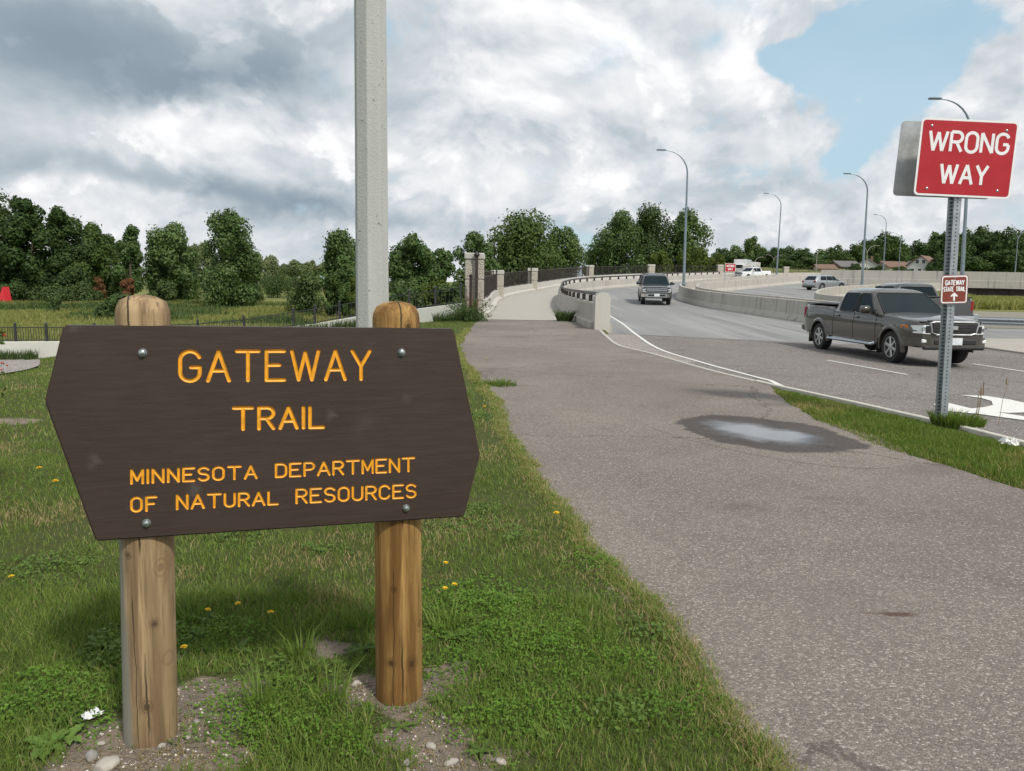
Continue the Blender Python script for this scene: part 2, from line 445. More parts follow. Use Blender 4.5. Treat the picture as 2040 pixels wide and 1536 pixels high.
def aggregate_mat(name, c1, c2, speck, scale=95, stainy=True, smears=()):
    """rolled asphalt: small stones, worn patches and stains"""
    m, t = mat(name); p = pos(t)
    vo = t.n('ShaderNodeTexVoronoi', Scale=scale, Vector=p)
    cell = t.n('ShaderNodeSeparateColor', i0=vo.outputs['Color']).outputs[0]
    n1 = t.noise(p, .35, 5, .6); n2 = t.noise(p, 2.6, 5, .6); n3 = t.noise(p, scale * 1.7, 2, .5)
    base = t.mix(t.ss(n1, .3, .7), c1, c2)
    base = t.mix(t.m('MULTIPLY', t.ss(n2, .5, .75), .35), base, [x * .72 for x in c1])
    base = t.mix(t.m('MULTIPLY', t.ss(cell, .25, 1), .75), t.mix(1.0, base, (.70, .68, .67), 'MULTIPLY'), t.mix(1.0, base, (1.34, 1.31, 1.27), 'MULTIPLY'))
    base = t.mix(t.ss(cell, .90, .97), base, speck)
    base = t.mix(t.m('MULTIPLY', t.ss(n3, .58, .75), .5), base, [x * .35 for x in c1])
    if stainy:
        vs = t.n('ShaderNodeTexVoronoi', Scale=.55, Vector=t.n('ShaderNodeVectorMath', dict(operation='ADD'), i0=p, i1=t.noise(p, 2.2, 4, .6, out=1)).outputs[0])
        base = t.mix(t.m('MULTIPLY', t.ss(vs.outputs['Distance'], .34, .05), .22), base, [x * .5 for x in c1])
        cn = t.n('ShaderNodeTexVoronoi', dict(feature='DISTANCE_TO_EDGE'), Scale=.23, Vector=t.n('ShaderNodeVectorMath', dict(operation='ADD'), i0=p, i1=t.noise(p, 1.1, 6, .7, out=1)).outputs[0])
        base = t.mix(t.m('MULTIPLY', t.ss(cn.outputs['Distance'], .006, .0015), .55), base, [x * .3 for x in c1])
    for sx_, sy_, rx, ry, an, amt, sc_ in smears:
        mp = t.n('ShaderNodeMapping', dict(vector_type='TEXTURE')); t.set(mp, 'Vector', t.n('ShaderNodeVectorMath', dict(operation='ADD'), i0=p, i1=t.n('ShaderNodeVectorMath', dict(operation='SCALE'), i0=t.noise(p, 6, 4, .6, out=1), Scale=.12).outputs[0]).outputs[0])
        mp.inputs['Location'].default_value = (sx_ + .06, sy_ + .06, 0); mp.inputs['Rotation'].default_value = (0, 0, rad(an)); mp.inputs['Scale'].default_value = (rx, ry, 50)
        f = t.ss(t.n('ShaderNodeVectorMath', dict(operation='LENGTH'), i0=mp.outputs[0]).outputs['Value'], 1.2, .3)
        base = t.mix(t.m('MULTIPLY', f, amt), base, sc_)
    h = t.m('ADD', t.m('MULTIPLY', vo.outputs['Distance'], -1.0), t.m('MULTIPLY', n3, .4))
    return m, t, base, bump(t, h, .75, .006), vo

def sm(px, py, rx, ry, an, amt, c): p = at_z(px, py, 0); return (p.x, p.y, rx, ry, an, amt, c)
m_trail, t, c, nb_, _v = aggregate_mat('trail_asphalt', (.192, .170, .152), (.260, .234, .206), (.40, .365, .325), 128, True,
    [sm(1790, 1226, .10, .035, -8, .8, (.07, .035, .022)), sm(1730, 1223, .05, .02, 0, .5, (.09, .05, .035)), sm(1600, 806, .9, .25, 8, .45, (.09, .08, .078)), sm(1480, 1012, .22, .12, 0, .4, (.10, .088, .082)), sm(1650, 995, .3, .06, 0, .35, (.10, .088, .082)), sm(1030, 672, .5, .5, 0, .4, (.11, .10, .09)), sm(1000, 768, .6, .10, 0, .45, (.08, .075, .05)), sm(1250, 745, 1.2, .35, 10, .3, (.12, .11, .10)), sm(1860, 935, .4, .25, 20, .45, (.11, .10, .09))])
finish(t, Base__Color=c, Roughness=.86, Specular__IOR__Level=.25, Normal=nb_)
m_road, t, c, nb_, _v = aggregate_mat('road_asphalt', (.186, .172, .163), (.222, .208, .197), (.5, .48, .45), 80)
finish(t, Base__Color=c, Roughness=.85, Specular__IOR__Level=.25, Normal=nb_)
m_walk, t, c, nb_, _v = aggregate_mat('side_path_asphalt', (.26, .24, .225), (.30, .28, .26), (.6, .58, .52), 60, False)
finish(t, Base__Color=c, Roughness=.9, Normal=nb_)
# wet patch: the same asphalt, darkened and glossy, a film of water in its middle
PUD = (2.52, 7.55)
m_pud, t, c, nb_, _v = aggregate_mat('wet_asphalt', (.192, .170, .152), (.260, .234, .206), (.40, .365, .325), 128)
p = pos(t)
wn = t.n('ShaderNodeVectorMath', dict(operation='SUBTRACT'), i0=t.noise(p, 2.2, 5, .62, out=1), i1=(.5, .5, .5)).outputs[0]
pw = t.n('ShaderNodeVectorMath', dict(operation='ADD'), i0=p, i1=t.n('ShaderNodeVectorMath', dict(operation='SCALE'), i0=wn, Scale=.55).outputs[0]).outputs[0]
def ell(vec, cx, cy, rx, ry, ang):
    mp = t.n('ShaderNodeMapping', dict(vector_type='TEXTURE')); t.set(mp, 'Vector', vec)
    mp.inputs['Location'].default_value = (cx, cy, 0); mp.inputs['Rotation'].default_value = (0, 0, rad(ang)); mp.inputs['Scale'].default_value = (rx, ry, 50)
    return t.n('ShaderNodeVectorMath', dict(operation='LENGTH'), i0=mp.outputs[0]).outputs['Value']
e_wet = ell(pw, PUD[0] + .02, PUD[1], .74, 1.02, 26); e_core = ell(pw, PUD[0] - .03, PUD[1] - .02, .36, .62, 30)
wet = t.ss(e_wet, 1.03, .93); core = t.ss(e_core, 1.25, .55)
cc = t.mix(wet, c, t.mix(1.0, c, (.32, .30, .305), 'MULTIPLY'))
cc = t.mix(t.m('MULTIPLY', core, .8), cc, (.05, .05, .055))
p1_ = t.n('ShaderNodeBsdfPrincipled', Base__Color=cc, Roughness=t.m('ADD', t.m('MULTIPLY', t.m('SUBTRACT', 1, wet), .26), .60), Specular__IOR__Level=t.lin(wet, 0, 1, .25, .30), Normal=nb_)
p2_ = t.n('ShaderNodeBsdfPrincipled', Base__Color=(.10, .105, .115), Roughness=.08, IOR=2.1, Specular__IOR__Level=.9)
mx = t.n('ShaderNodeMixShader', i0=core, i1=p1_.outputs[0], i2=p2_.outputs[0])
t.n('ShaderNodeOutputMaterial', Surface=mx.outputs[0])

m_conc = concrete_mat('barrier_concrete', (.42, .40, .36), .45)
m_conc_l = concrete_mat('pale_concrete', (.48, .465, .425), .2)
m_curb = concrete_mat('curb_concrete', (.44, .42, .375), .1)
m_slab = concrete_mat('slab_concrete', (.38, .355, .315), .05)
m_deck, t = mat('bridge_deck_concrete'); p = pos(t)
n = t.noise(p, .3, 6, .6); fine = t.noise(p, 40, 3, .6)
tr = t.noise(t.scalevec(p, (1.2, .05, 1)), 1, 5, .6)
col = t.mix(t.m('ADD', t.m('MULTIPLY', n, .5), t.m('MULTIPLY', fine, .5)), (.165, .168, .168), (.27, .268, .262))
col = t.mix(t.m('MULTIPLY', t.ss(tr, .48, .68), .6), col, (.31, .31, .30))
col = t.mix(t.m('MULTIPLY', t.ss(t.noise(t.scalevec(p, (.9, .04, 1)), 1.7, 4, .6), .52, .68), .55), col, (.13, .13, .13))
finish(t, Base__Color=col, Roughness=.8, Normal=bump(t, fine, .2, .01))
m_traild, t = mat('trail_concrete'); p = pos(t)
n = t.noise(p, .6, 6, .6); fine = t.noise(p, 30, 3, .6)
col = t.mix(t.m('ADD', t.m('MULTIPLY', n, .5), t.m('MULTIPLY', fine, .5)), (.29, .275, .24), (.43, .41, .365))
finish(t, Base__Color=col, Roughness=.9, Normal=bump(t, fine, .2, .01))
m_stone, t = mat('rough_stone_block'); p = pos(t)
v = t.n('ShaderNodeTexVoronoi', Scale=26, Vector=p); n = t.noise(p, 12, 5, .7)
col = t.mix(n, (.40, .37, .31), (.60, .565, .49))
finish(t, Base__Color=col, Roughness=.95, Normal=bump(t, t.m('ADD', v.outputs[0], n), 1.0, .05))

def worn_paint(name, c, under=(.2, .19, .18), sc=14, th=.62):
    m, t = mat(name); p = pos(t); n = t.noise(p, sc, 6, .7); n2 = t.noise(p, 90, 2, .5)
    f = t.ss(t.m('ADD', t.m('MULTIPLY', n, .75), t.m('MULTIPLY', n2, .3)), th, th + .12)
    finish(t, Base__Color=t.mix(f, t.mix(n2, [x * .85 for x in c], c), under), Roughness=.75); return m
m_line = worn_paint('road_paint', (.70, .70, .66), th=.60)
m_edge = worn_paint('edge_paint', (.56, .54, .47), (.36, .34, .30), th=.55)

# ground: lawn soil, dry meadow, bare earth where the sign posts were dug in
DIRT = [((p_ := at_z(px, py)).x, p_.y, rx, ry) for px, py, rx, ry in ((300, 1478, .25, .13), (425, 1400, .17, .17), (240, 1525, .26, .10), (400, 1520, .16, .09), (795, 1385, .24, .12), (845, 1480, .16, .17), (900, 1545, .18, .08), (700, 1375, .10, .06), (640, 1290, .10, .10), (915, 1345, .09, .08), (12, 838, .40, .16), (1000, 1500, .08, .05), (330, 1310, .09, .05), (1240, 1175, .05, .12))]
m_ground, t = mat('ground'); p = pos(t); sepp = t.n('ShaderNodeSeparateXYZ', Vector=p)
n1 = t.noise(p, .16, 6, .6); n2 = t.noise(p, 1.3, 6, .65); n3 = t.noise(p, 28, 4, .7); n4 = t.noise(p, .045, 5, .6)
lawn_c = t.mix(n3, (.045, .055, .020), (.13, .15, .05))
lawn_c = t.mix(t.m('MULTIPLY', t.ss(n2, .55, .75), .6), lawn_c, (.15, .13, .07))
mead = t.mix(n3, (.12, .14, .045), (.25, .26, .09))
mead = t.mix(t.m('MULTIPLY', t.ss(n1, .42, .62), .8), mead, (.045, .065, .022))
mead = t.mix(t.m('MULTIPLY', t.ss(n4, .5, .7), .7), mead, (.17, .155, .065))
far = t.ss(sepp.outputs[1], 30, 38)
g = t.mix(far, lawn_c, mead)
dirt = None
wn = t.n('ShaderNodeVectorMath', dict(operation='SUBTRACT'), i0=t.noise(p, 5, 5, .65, out=1), i1=(.5, .5, .5)).outputs[0]
pw = t.n('ShaderNodeVectorMath', dict(operation='ADD'), i0=p, i1=t.n('ShaderNodeVectorMath', dict(operation='SCALE'), i0=wn, Scale=.35).outputs[0]).outputs[0]
for cx, cy, rx, ry in DIRT:
    e = t.ss(ell(pw, cx, cy, rx, ry, 0), 1.15, .85)
    dirt = e if dirt is None else t.m('MAXIMUM', dirt, e)
soil = t.mix(t.noise(p, 60, 5, .75), (.10, .075, .055), (.36, .31, .26))
soil = t.mix(t.ss(t.noise(p, 7, 3, .6), .4, .65), soil, t.mix(1.0, soil, (1.35, 1.3, 1.25), 'MULTIPLY'))
g = t.mix(dirt, g, soil)
finish(t, Base__Color=g, Roughness=1, Specular__IOR__Level=.1, Normal=bump(t, t.m('ADD', n3, t.noise(p, 120, 3, .7)), .9, .02))

def leaf_mat(name, c1, c2, c3=None, rough=.55, trans=.25, nscale=.35):
    m, t = mat(name)
    r = t.n('ShaderNodeAttribute', dict(attribute_name='rnd')).outputs['Fac']
    n = t.noise(pos(t), nscale, 3, .6)
    col = t.mix(t.lin(t.m('ADD', t.m('MULTIPLY', r, .6), t.m('MULTIPLY', n, .8)), .3, 1.1), c1, c2)
    if c3: col = t.mix(t.ss(r, .86, .97), col, c3)
    oi = t.n('ShaderNodeObjectInfo').outputs['Random']
    col = t.mix(1.0, col, t.mix(oi, (.86, .9, .84), (1.14, 1.1, 1.1)), 'MULTIPLY')
    p = t.n('ShaderNodeBsdfPrincipled', Base__Color=col, Roughness=rough, Specular__IOR__Level=.15)
    tr = t.n('ShaderNodeBsdfTranslucent', Color=t.mix(1.0, col, (1.3, 1.5, .7), 'MULTIPLY'))
    mx = t.n('ShaderNodeMixShader', i0=trans, i1=p.outputs[0], i2=tr.outputs[0])
    t.n('ShaderNodeOutputMaterial', Surface=mx.outputs[0]); return m
m_grass = leaf_mat('grass_blades', (.095, .150, .030), (.22, .285, .075), (.36, .29, .16), .5, .3, 1.6)
m_grassb = leaf_mat('grass_blades_bright', (.095, .145, .028), (.18, .235, .055), (.32, .27, .13), .5, .35, 1.2)
m_clover = leaf_mat('clover_leaves', (.085, .165, .022), (.18, .30, .05), None, .5, .3, 3)
m_weed = leaf_mat('weed_leaves', (.085, .14, .03), (.17, .25, .065), None, .45, .3, 3)
m_dry = leaf_mat('dry_grass', (.20, .15, .07), (.34, .27, .14), None, .8, .2, 2)
m_mead = leaf_mat('meadow_grass', (.16, .18, .055), (.30, .30, .11), (.36, .31, .15), .8, .3, .12)
m_shrubd = leaf_mat('dark_shrub_leaves', (.045, .075, .026), (.095, .14, .048), None, .6, .2)
m_tree1 = leaf_mat('dark_tree_leaves', (.026, .050, .016), (.072, .115, .034), None, .55, .18)
m_tree2 = leaf_mat('mid_tree_leaves', (.040, .072, .020), (.10, .15, .042), None, .55, .2)
m_tree3 = leaf_mat('pale_tree_leaves', (.075, .11, .028), (.16, .20, .06), None, .6, .25)
m_tree4 = leaf_mat('poplar_leaves', (.042, .080, .025), (.120, .185, .058), (.15, .20, .09), .45, .2)
m_tree5 = leaf_mat('olive_shrub_leaves', (.055, .080, .016), (.12, .15, .035), None, .6, .25)
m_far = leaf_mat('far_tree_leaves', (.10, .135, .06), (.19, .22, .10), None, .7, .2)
m_rust = leaf_mat('reddish_leaves', (.13, .07, .035), (.22, .10, .05), None, .7, .2)
m_berry = plain('red_berries', (.42, .04, .01), .4)
m_bark = plain('bark', (.085, .065, .05), .95, 0, .3, 12, .8)

def wood_mat(name, ca, cb, grey=None, crackx=0.0, knots=()):
    m, t = mat(name); o = objc(t)
    st = t.scalevec(o, (1, 1, .045))
    n1 = t.noise(st, 22, 6, .65, .4); n2 = t.noise(st, 90, 4, .6); n3 = t.noise(o, 3.0, 4, .6)
    col = t.mix(t.ss(n1, .36, .64), [x * .82 for x in ca], [x * 1.1 for x in cb])
    col = t.mix(t.m('MULTIPLY', t.ss(n2, .50, .70), .65), col, [x * .42 for x in ca])
    col = t.mix(t.m('MULTIPLY', t.ss(t.noise(t.scalevec(o, (1, 1, .10)), 9, 5, .6), .50, .62), .45), col, [x * .62 for x in ca])
    col = t.mix(t.m('MULTIPLY', t.ss(n3, .45, .75), .7), col, [x * .6 for x in ca])
    sx = t.n('ShaderNodeSeparateXYZ', Vector=o)
    # long drying cracks running down the front
    for x0, w_, sd in ((crackx, .0027, 0.3), (crackx - .030, .0011, 5.1)):
        wob_ = t.noise(t.n('ShaderNodeCombineXYZ', X=sd, Y=0.0, Z=sx.outputs[2]).outputs[0], 3.2, 5, .65)
        d = t.m('ABSOLUTE', t.m('SUBTRACT', sx.outputs[0], t.m('MULTIPLY_ADD', t.m('SUBTRACT', wob_, .5), .035, x0)))
        gate = t.ss(t.noise(t.n('ShaderNodeCombineXYZ', X=sd + 20, Y=0.0, Z=sx.outputs[2]).outputs[0], 2.2, 2, .5), .44 if sd < 1 else .53, .50 if sd < 1 else .57)
        f = t.m('MULTIPLY', t.ss(d, w_ * 1.5, w_ * .5), gate)
        col = t.mix(t.m('MULTIPLY', f, .9), col, (.02, .013, .008))
    for kx, kz, kr in knots:
        dz_ = t.m('MULTIPLY', t.m('SUBTRACT', sx.outputs[2], kz), .78); dx_ = t.m('SUBTRACT', sx.outputs[0], kx)
        kd0 = t.m('ADD', t.m('SQRT', t.m('ADD', t.m('MULTIPLY', dx_, dx_), t.m('MULTIPLY', dz_, dz_))), t.m('MULTIPLY', t.m('SUBTRACT', t.noise(o, 30, 3, .6), .5), .006))
        rg_ = t.m('MULTIPLY', t.ss(kd0, kr * 2.6, kr * .9), t.m('MULTIPLY_ADD', t.m('SINE', t.m('MULTIPLY', kd0, 900)), .35, .5))
        col = t.mix(rg_, col, [x * .40 for x in ca]); col = t.mix(t.m('MULTIPLY', t.ss(kd0, kr, kr * .5), .85), col, [x * .28 for x in ca])
    # knots
    kv = t.n('ShaderNodeTexVoronoi', Scale=5.0, Vector=t.scalevec(o, (1, 1, .8)))
    kd = kv.outputs['Distance']
    ring = t.m('MULTIPLY', t.ss(kd, .22, .04), t.m('ADD', .5, t.m('MULTIPLY', t.m('SINE', t.m('MULTIPLY', kd, 110)), .5)))
    col = t.mix(t.m('MULTIPLY', ring, .55), col, [x * .4 for x in ca])
    col = t.mix(t.ss(kd, .07, .03), col, [x * .22 for x in ca])
    if grey:  # left side greyed: the grey light falling there is put into the colour
        col = t.mix(t.m('MULTIPLY', t.ss(t.m('ADD', sx.outputs[0], t.m('MULTIPLY', t.m('SUBTRACT', n1, .5), .03)), -.035, -.055), .85), col, grey)
    h = t.m('ADD', n1, t.m('MULTIPLY', n2, .6))
    finish(t, Base__Color=col, Roughness=.8, Specular__IOR__Level=.3, Normal=bump(t, h, .5, .006)); return m
m_wood_p = wood_mat('pale_treated_timber', (.245, .160, .085), (.385, .275, .155), (.235, .235, .20), .004, [(.002, .137, .011), (.034, .40, .008), (-.03, .62, .006)])
m_wood_a = wood_mat('amber_treated_timber', (.19, .092, .025), (.37, .225, .075), None, -.004, [(-.040, .155, .009), (.030, .145, .013), (.02, 1.30, .010), (-.03, .42, .006)])

m_board, t = mat('brown_sign_board'); o = objc(t)
n = t.noise(t.scalevec(o, (.12, 1, 1)), 60, 5, .6); n2 = t.noise(o, 3, 5, .6)
vs = t.n('ShaderNodeTexVoronoi', Scale=7.5, Vector=t.n('ShaderNodeVectorMath', dict(operation='ADD'), i0=o, i1=t.n('ShaderNodeVectorMath', dict(operation='SCALE'), i0=t.noise(o, 9, 4, .6, out=1), Scale=.12).outputs[0]).outputs[0])
pick = t.n('ShaderNodeSeparateColor', i0=vs.outputs['Color']).outputs[0]
sm = t.m('MULTIPLY', t.ss(vs.outputs['Distance'], .30, .05), t.ss(pick, .70, .8))
col = t.mix(t.m('ADD', t.m('MULTIPLY', t.ss(n, .3, .7), .6), t.m('MULTIPLY', n2, .4)), (.037, .0245, .0185), (.050, .0335, .0265))
col = t.mix(t.m('MULTIPLY', sm, .45), col, (.12, .105, .10))
finish(t, Base__Color=col, Roughness=t.lin(n2, .3, .7, .42, .58), Specular__IOR__Level=.42, Normal=bump(t, n, .35, .003))
m_yellow = plain('routed_yellow_paint', (.74, .345, .02), .45, 0, .14, 40)
m_zinc = plain('zinc_bolt', (.42, .47, .46), .32, .85, .15, 60)
m_galv = plain('galvanised_steel', (.36, .39, .41), .48, .75, .10, 14)
m_galv_d = plain('galvanised_steel_back', (.42, .43, .43), .45, .7, .12, 9)
m_hole = plain('post_hole', (.012, .012, .014), .9)
m_red = plain('red_sign_sheet', (.40, .010, .018), .38, 0, .06, 5)
m_white = plain('white_sign_sheet', (.78, .78, .78), .4, 0, .04, 5)
m_brown = plain('brown_sign_sheet', (.20, .040, .022), .4, 0, .06, 5)
m_iron = plain('dark_brown_iron', (.040, .031, .030), .5, .3, .2, 8)
m_iron_b = plain('black_iron', (.045, .047, .050), .5, .3, .2, 8)
m_lampg = plain('lamp_grey_metal', (.22, .27, .31), .45, .5, .08, 2)
m_rustg = plain('weathering_steel_girder', (.045, .034, .032), .7, .3, .3, 1.2)
m_polec, t = mat('exposed_aggregate_pole'); p = pos(t)
v = t.n('ShaderNodeTexVoronoi', Scale=60, Vector=p); n = t.noise(t.scalevec(p, (1, 1, .12)), 9, 5, .65); s2 = t.noise(p, 26, 3, .6)
col = t.mix(n, (.33, .34, .32), (.47, .48, .455)); col = t.mix(t.ss(s2, .66, .72), col, (.16, .16, .14))
finish(t, Base__Color=col, Roughness=.85, Normal=bump(t, t.m('ADD', v.outputs[0], s2), .25, .006))
m_rock = plain('limestone_rock', (.37, .34, .30), .9, 0, .25, 9, .6)
m_rock_g = plain('grey_rock', (.27, .25, .24), .9, 0, .25, 14, .6)
m_pebble, t = mat('pebbles')
r = t.n('ShaderNodeAttribute', dict(attribute_name='rnd')).outputs['Fac']
finish(t, Base__Color=t.ramp(r, [(0, (.13, .10, .08)), (.4, (.28, .23, .19)), (.75, (.42, .36, .31)), (1, (.66, .62, .56))]), Roughness=.9)
m_paper = plain('crumpled_paper', (.80, .80, .77), .6, 0, .05, 20)
m_tissue = plain('plastic_film', (.76, .78, .80), .3, 0, .05, 20)
m_dand = plain('dandelion_yellow', (.85, .55, .01), .6, 0, .1, 80)
m_stem = plain('green_stem', (.10, .18, .04), .6)

# vehicles
def paint(name, c, metal=.4, rough=.32):
    m, t = mat(name); o = objc(t)
    n = t.noise(o, 2.2, 4, .6); sx = t.n('ShaderNodeSeparateXYZ', Vector=o)
    dust = t.m('MULTIPLY', t.m('MULTIPLY', t.ss(sx.outputs[2], .75, .3), t.ss(t.noise(o, 6, 4, .6), .3, .7)), .35)
    col = t.mix(dust, t.mix(n, [x * .93 for x in c], [x * 1.07 for x in c]), (.19, .17, .14))
    finish(t, Base__Color=col, Metallic=metal, Roughness=t.lin(n, .3, .7, rough - .05, rough + .05), Coat__Weight=1.0, Coat__Roughness=.03); return m
m_taupe = paint('taupe_paint', (.040, .037, .029), .08)
m_black = paint('black_paint', (.012, .014, .017), 0)
m_silver = paint('silver_paint', (.38, .41, .43), .6)
m_whitep = paint('white_paint', (.72, .73, .74), 0)
m_greyp = paint('charcoal_paint', (.06, .065, .07), .4)
m_glass, t = mat('vehicle_glass')
finish(t, Base__Color=(.006, .014, .017), Roughness=.04, Specular__IOR__Level=.22, Coat__Weight=.0)
m_tyre = plain('tyre_rubber', (.018, .018, .018), .85, 0, .2, 20)
m_alloy = plain('alloy_rim', (.50, .51, .52), .3, .8, .05, 8)
m_chrome = plain('chrome_trim', (.62, .64, .66), .12, 1, .03, 8)
m_trim = plain('black_plastic', (.016, .016, .017), .55)
m_lamp, t = mat('headlamp_lens')
finish(t, Base__Color=(.80, .84, .86), Roughness=.12, Metallic=.15, Coat__Weight=1)
m_tail = plain('tail_lamp_red', (.22, .010, .010), .2)
m_amber = plain('amber_lens', (.65, .18, .01), .25)
m_plate = plain('plate_white', (.62, .66, .68), .4)
m_interior = plain('cabin_interior', (.03, .03, .032), .8)
# houses
m_hw = plain('white_siding', (.58, .58, .56), .7, 0, .05)
m_hw2 = plain('cream_siding', (.50, .45, .36), .7, 0, .05)
m_hb = plain('brown_siding', (.17, .12, .095), .8, 0, .1)
m_rd = plain('grey_shingles', (.14, .13, .13), .9, 0, .15, 3)
m_rb = plain('brown_shingles', (.17, .105, .08), .9, 0, .15, 3)
m_hwin = plain('house_window_glass', (.05, .06, .07), .2)
# ------------------------------------------------------------------ the setting
def strip(name, xl, xr, ys, zf, mat_, cols=40, dz=0.0, kind='structure'):
    ys = np.asarray(ys, float); T = np.linspace(0, 1, cols); L = xl(ys); R = xr(ys)
    X = L[:, None] + (R - L)[:, None] * T[None, :]; Y = np.repeat(ys[:, None], cols, 1)
    Z = zf(X, Y) + dz
    Vv = np.stack([X, Y, Z], -1).reshape(-1, 3)
    i = np.arange(len(ys) - 1)[:, None] * cols + np.arange(cols - 1)[None, :]; i = i.ravel()
    F = np.stack([i, i + 1, i + cols + 1, i + cols], -1)
    o = np_mesh(name, Vv, F, mat_, smooth=True); tag(o, kind=kind); return o
# ground sheet, finer near the viewer, reaching the horizon
ys = np.concatenate([np.linspace(-8, 34, 190), 34 + np.cumsum(np.geomspace(.25, 170, 130))])
tt = np.linspace(-1, 1, 301)
Y = np.repeat(ys[:, None], 301, 1); X = tt[None, :] * (np.abs(Y) + 9) * 1.45
Z = ground_z(X, Y)
Vv = np.stack([X, Y, Z], -1).reshape(-1, 3)
i = (np.arange(len(ys) - 1)[:, None] * 301 + np.arange(300)[None, :]).ravel()
o = np_mesh('ground', Vv, np.stack([i, i + 1, i + 302, i + 301], -1), m_ground, smooth=True); tag(o, kind='structure')

flat = lambda X, Y: 0 * X
strip('trail_path', path_left, path_right, np.arange(-6, 29.55, .05), flat, m_trail, 24, .006)
strip('trail_bridge_deck', lambda y: np.interp(y, PWy, PWx) + .1, lambda y: np.interp(y, C1y, C1x) - .1,
      np.concatenate([np.arange(29.5, 60, .5), np.arange(60, 176, 1.0)]), lambda X, Y: rampz(Y), m_traild, 10, .012)
def road_left(y): return np.where(y < 23.9, curb_x(y) + .1, np.interp(y, C1y, C1x) + .1)
def road_right(y):
    r = np.where(y < 31, 17.5, np.interp(y, C2y, C2x) - .1)
    return r
ysn = np.concatenate([np.arange(-6, 24.3, .3), [24.3]])
strip('road', road_left, lambda y: 26 + 0 * y, ysn, road_z, m_road, 50, .0)
ysd = np.concatenate([np.arange(24.3, 70, .6), np.arange(70, 152, 1.2)])
strip('bridge_deck', road_left, lambda y: np.where(y < 33, 26, np.interp(y, C2y, C2x) + .1), ysd, road_z, m_deck, 36, .002)
strip('ramp_road', lambda y: np.where(y < 33.1, 14.3, np.interp(y, C3y, C3x) - .05), lambda y: np.where(y < 36, 19, np.interp(y, C4y, C4x)),
      np.concatenate([np.arange(33, 70, .8), np.arange(70, 130, 1.5)]), road_z, m_deck, 30, .006)
strip('ramp_gore', lambda y: np.interp(y, C2y, C2x) + .1, lambda y: np.interp(y, C3y, C3x) - .1, np.concatenate([np.arange(33, 70, .8), np.arange(70, 138, 1.5)]),
      road_z, m_slab, 8, .012)

def curve_path(cx, cy, zf, y0, y1, off=0.0, step=None):
    m_ = (cy >= y0 - 1e-6) & (cy <= y1 + 1e-6)
    return [(x + off, y, float(zf(x, y))) for x, y in zip(cx[m_], cy[m_])]
# painted lines
def paint_line(name, pts, w, zf, mat_, label=None, lift=.008):
    b = MB(); L = []; P = [Vector((p[0], p[1], 0)) for p in pts]
    fine = []
    for a, c in zip(P[:-1], P[1:]):
        n = max(1, int((c - a).length / .4)); fine += [a + (c - a) * k / n for k in range(n)]
    fine.append(P[-1])
    for i, p in enumerate(fine):
        d = (fine[min(i + 1, len(fine) - 1)] - fine[max(i - 1, 0)]).normalized(); n = Vector((d.y, -d.x, 0)) * w / 2
        for s in (-1, 1):
            q = p + n * s; L.append((q.x, q.y, float(zf(q.x, q.y)) + lift))
    b.add(L, [(2 * i, 2 * i + 2, 2 * i + 3, 2 * i + 1) for i in range(len(fine) - 1)])
    o = b.build(name, mat_); 
    for p in o.data.polygons: pass
    tag(o, kind='structure'); return o
def zroad_at(px, py):
    z = -.1
    for _ in range(12):
        p = at_z(px, py, z); z = float(road_z(p.x, p.y))
    return p
edge_px = [(1213, 628), (1240, 645), (1268, 667), (1312, 695), (1400, 723), (1470, 742), (1535, 759)]
ep = [zroad_at(*p) for p in edge_px]; ep = catmull([(p.x, p.y) for p in ep], 6)
paint_line('edge_line', [(p[0], p[1]) for p in ep] + [(curb_x(y) + .135, y) for y in np.arange(10.4, -5, -.5)], .095, road_z, m_line)
fl = [zroad_at(*p) for p in [(1206, 584), (1228, 577), (1262, 570.5), (1310, 565)]]
paint_line('edge_line', [(6.9, 60)] + [(p.x, p.y) for p in catmull([(p.x, p.y) for p in fl], 5)], .16, road_z, m_line)
for a, c in (((1648, 718), (1808, 747)), ((1937, 725), (2056, 743))):
    p, q = zroad_at(*a), zroad_at(*c); paint_line('lane_dash', [(p.x, p.y), (q.x, q.y)], .10, road_z, m_line)
wl = [zroad_at(*p) for p in [(1576, 596), (1590, 590), (1615, 586), (1640, 584)]]
paint_line('ramp_edge_line', [(p.x, p.y) for p in catmull([(p.x, p.y) for p in wl], 5)], .14, road_z, m_line)
paint_line('deck_joint', [(2.95, 24.25), (8, 23.7), (14.6, 23.3)], .05, road_z, m_trim, lift=.006)
paint_line('trail_joint', [(-1.5, 29.5), (2.7, 29.5)], .06, flat, m_trim, lift=.022)
# turn arrow painted on the road
arrow_px = [(1912, 788), (1965, 790), (2012, 797), (2060, 808), (2060, 822), (2010, 824), (1985, 822), (2030, 829), (2060, 834), (2060, 841), (2000, 833), (1950, 826), (1905, 822), (1872, 819), (1860, 806), (1890, 804), (1935, 815), (1962, 812), (1978, 808), (1975, 800), (1955, 794)]
ap = [zroad_at(*p) for p in arrow_px]
b = MB(); b.add([(p.x, p.y, float(road_z(p.x, p.y)) + .010) for p in ap], [tuple(range(len(ap)))])
import bmesh
bm = bmesh.new(); vv = [bm.verts.new(v) for v in b.v]; bm.faces.new(vv); bmesh.ops.triangulate(bm, faces=bm.faces)
me = bpy.data.meshes.new('turn_arrow_marking'); bm.to_mesh(me); bm.free(); me.materials.append(m_line)
o = bpy.data.objects.new('turn_arrow_marking', me); COL.objects.link(o); tag(o, kind='structure')

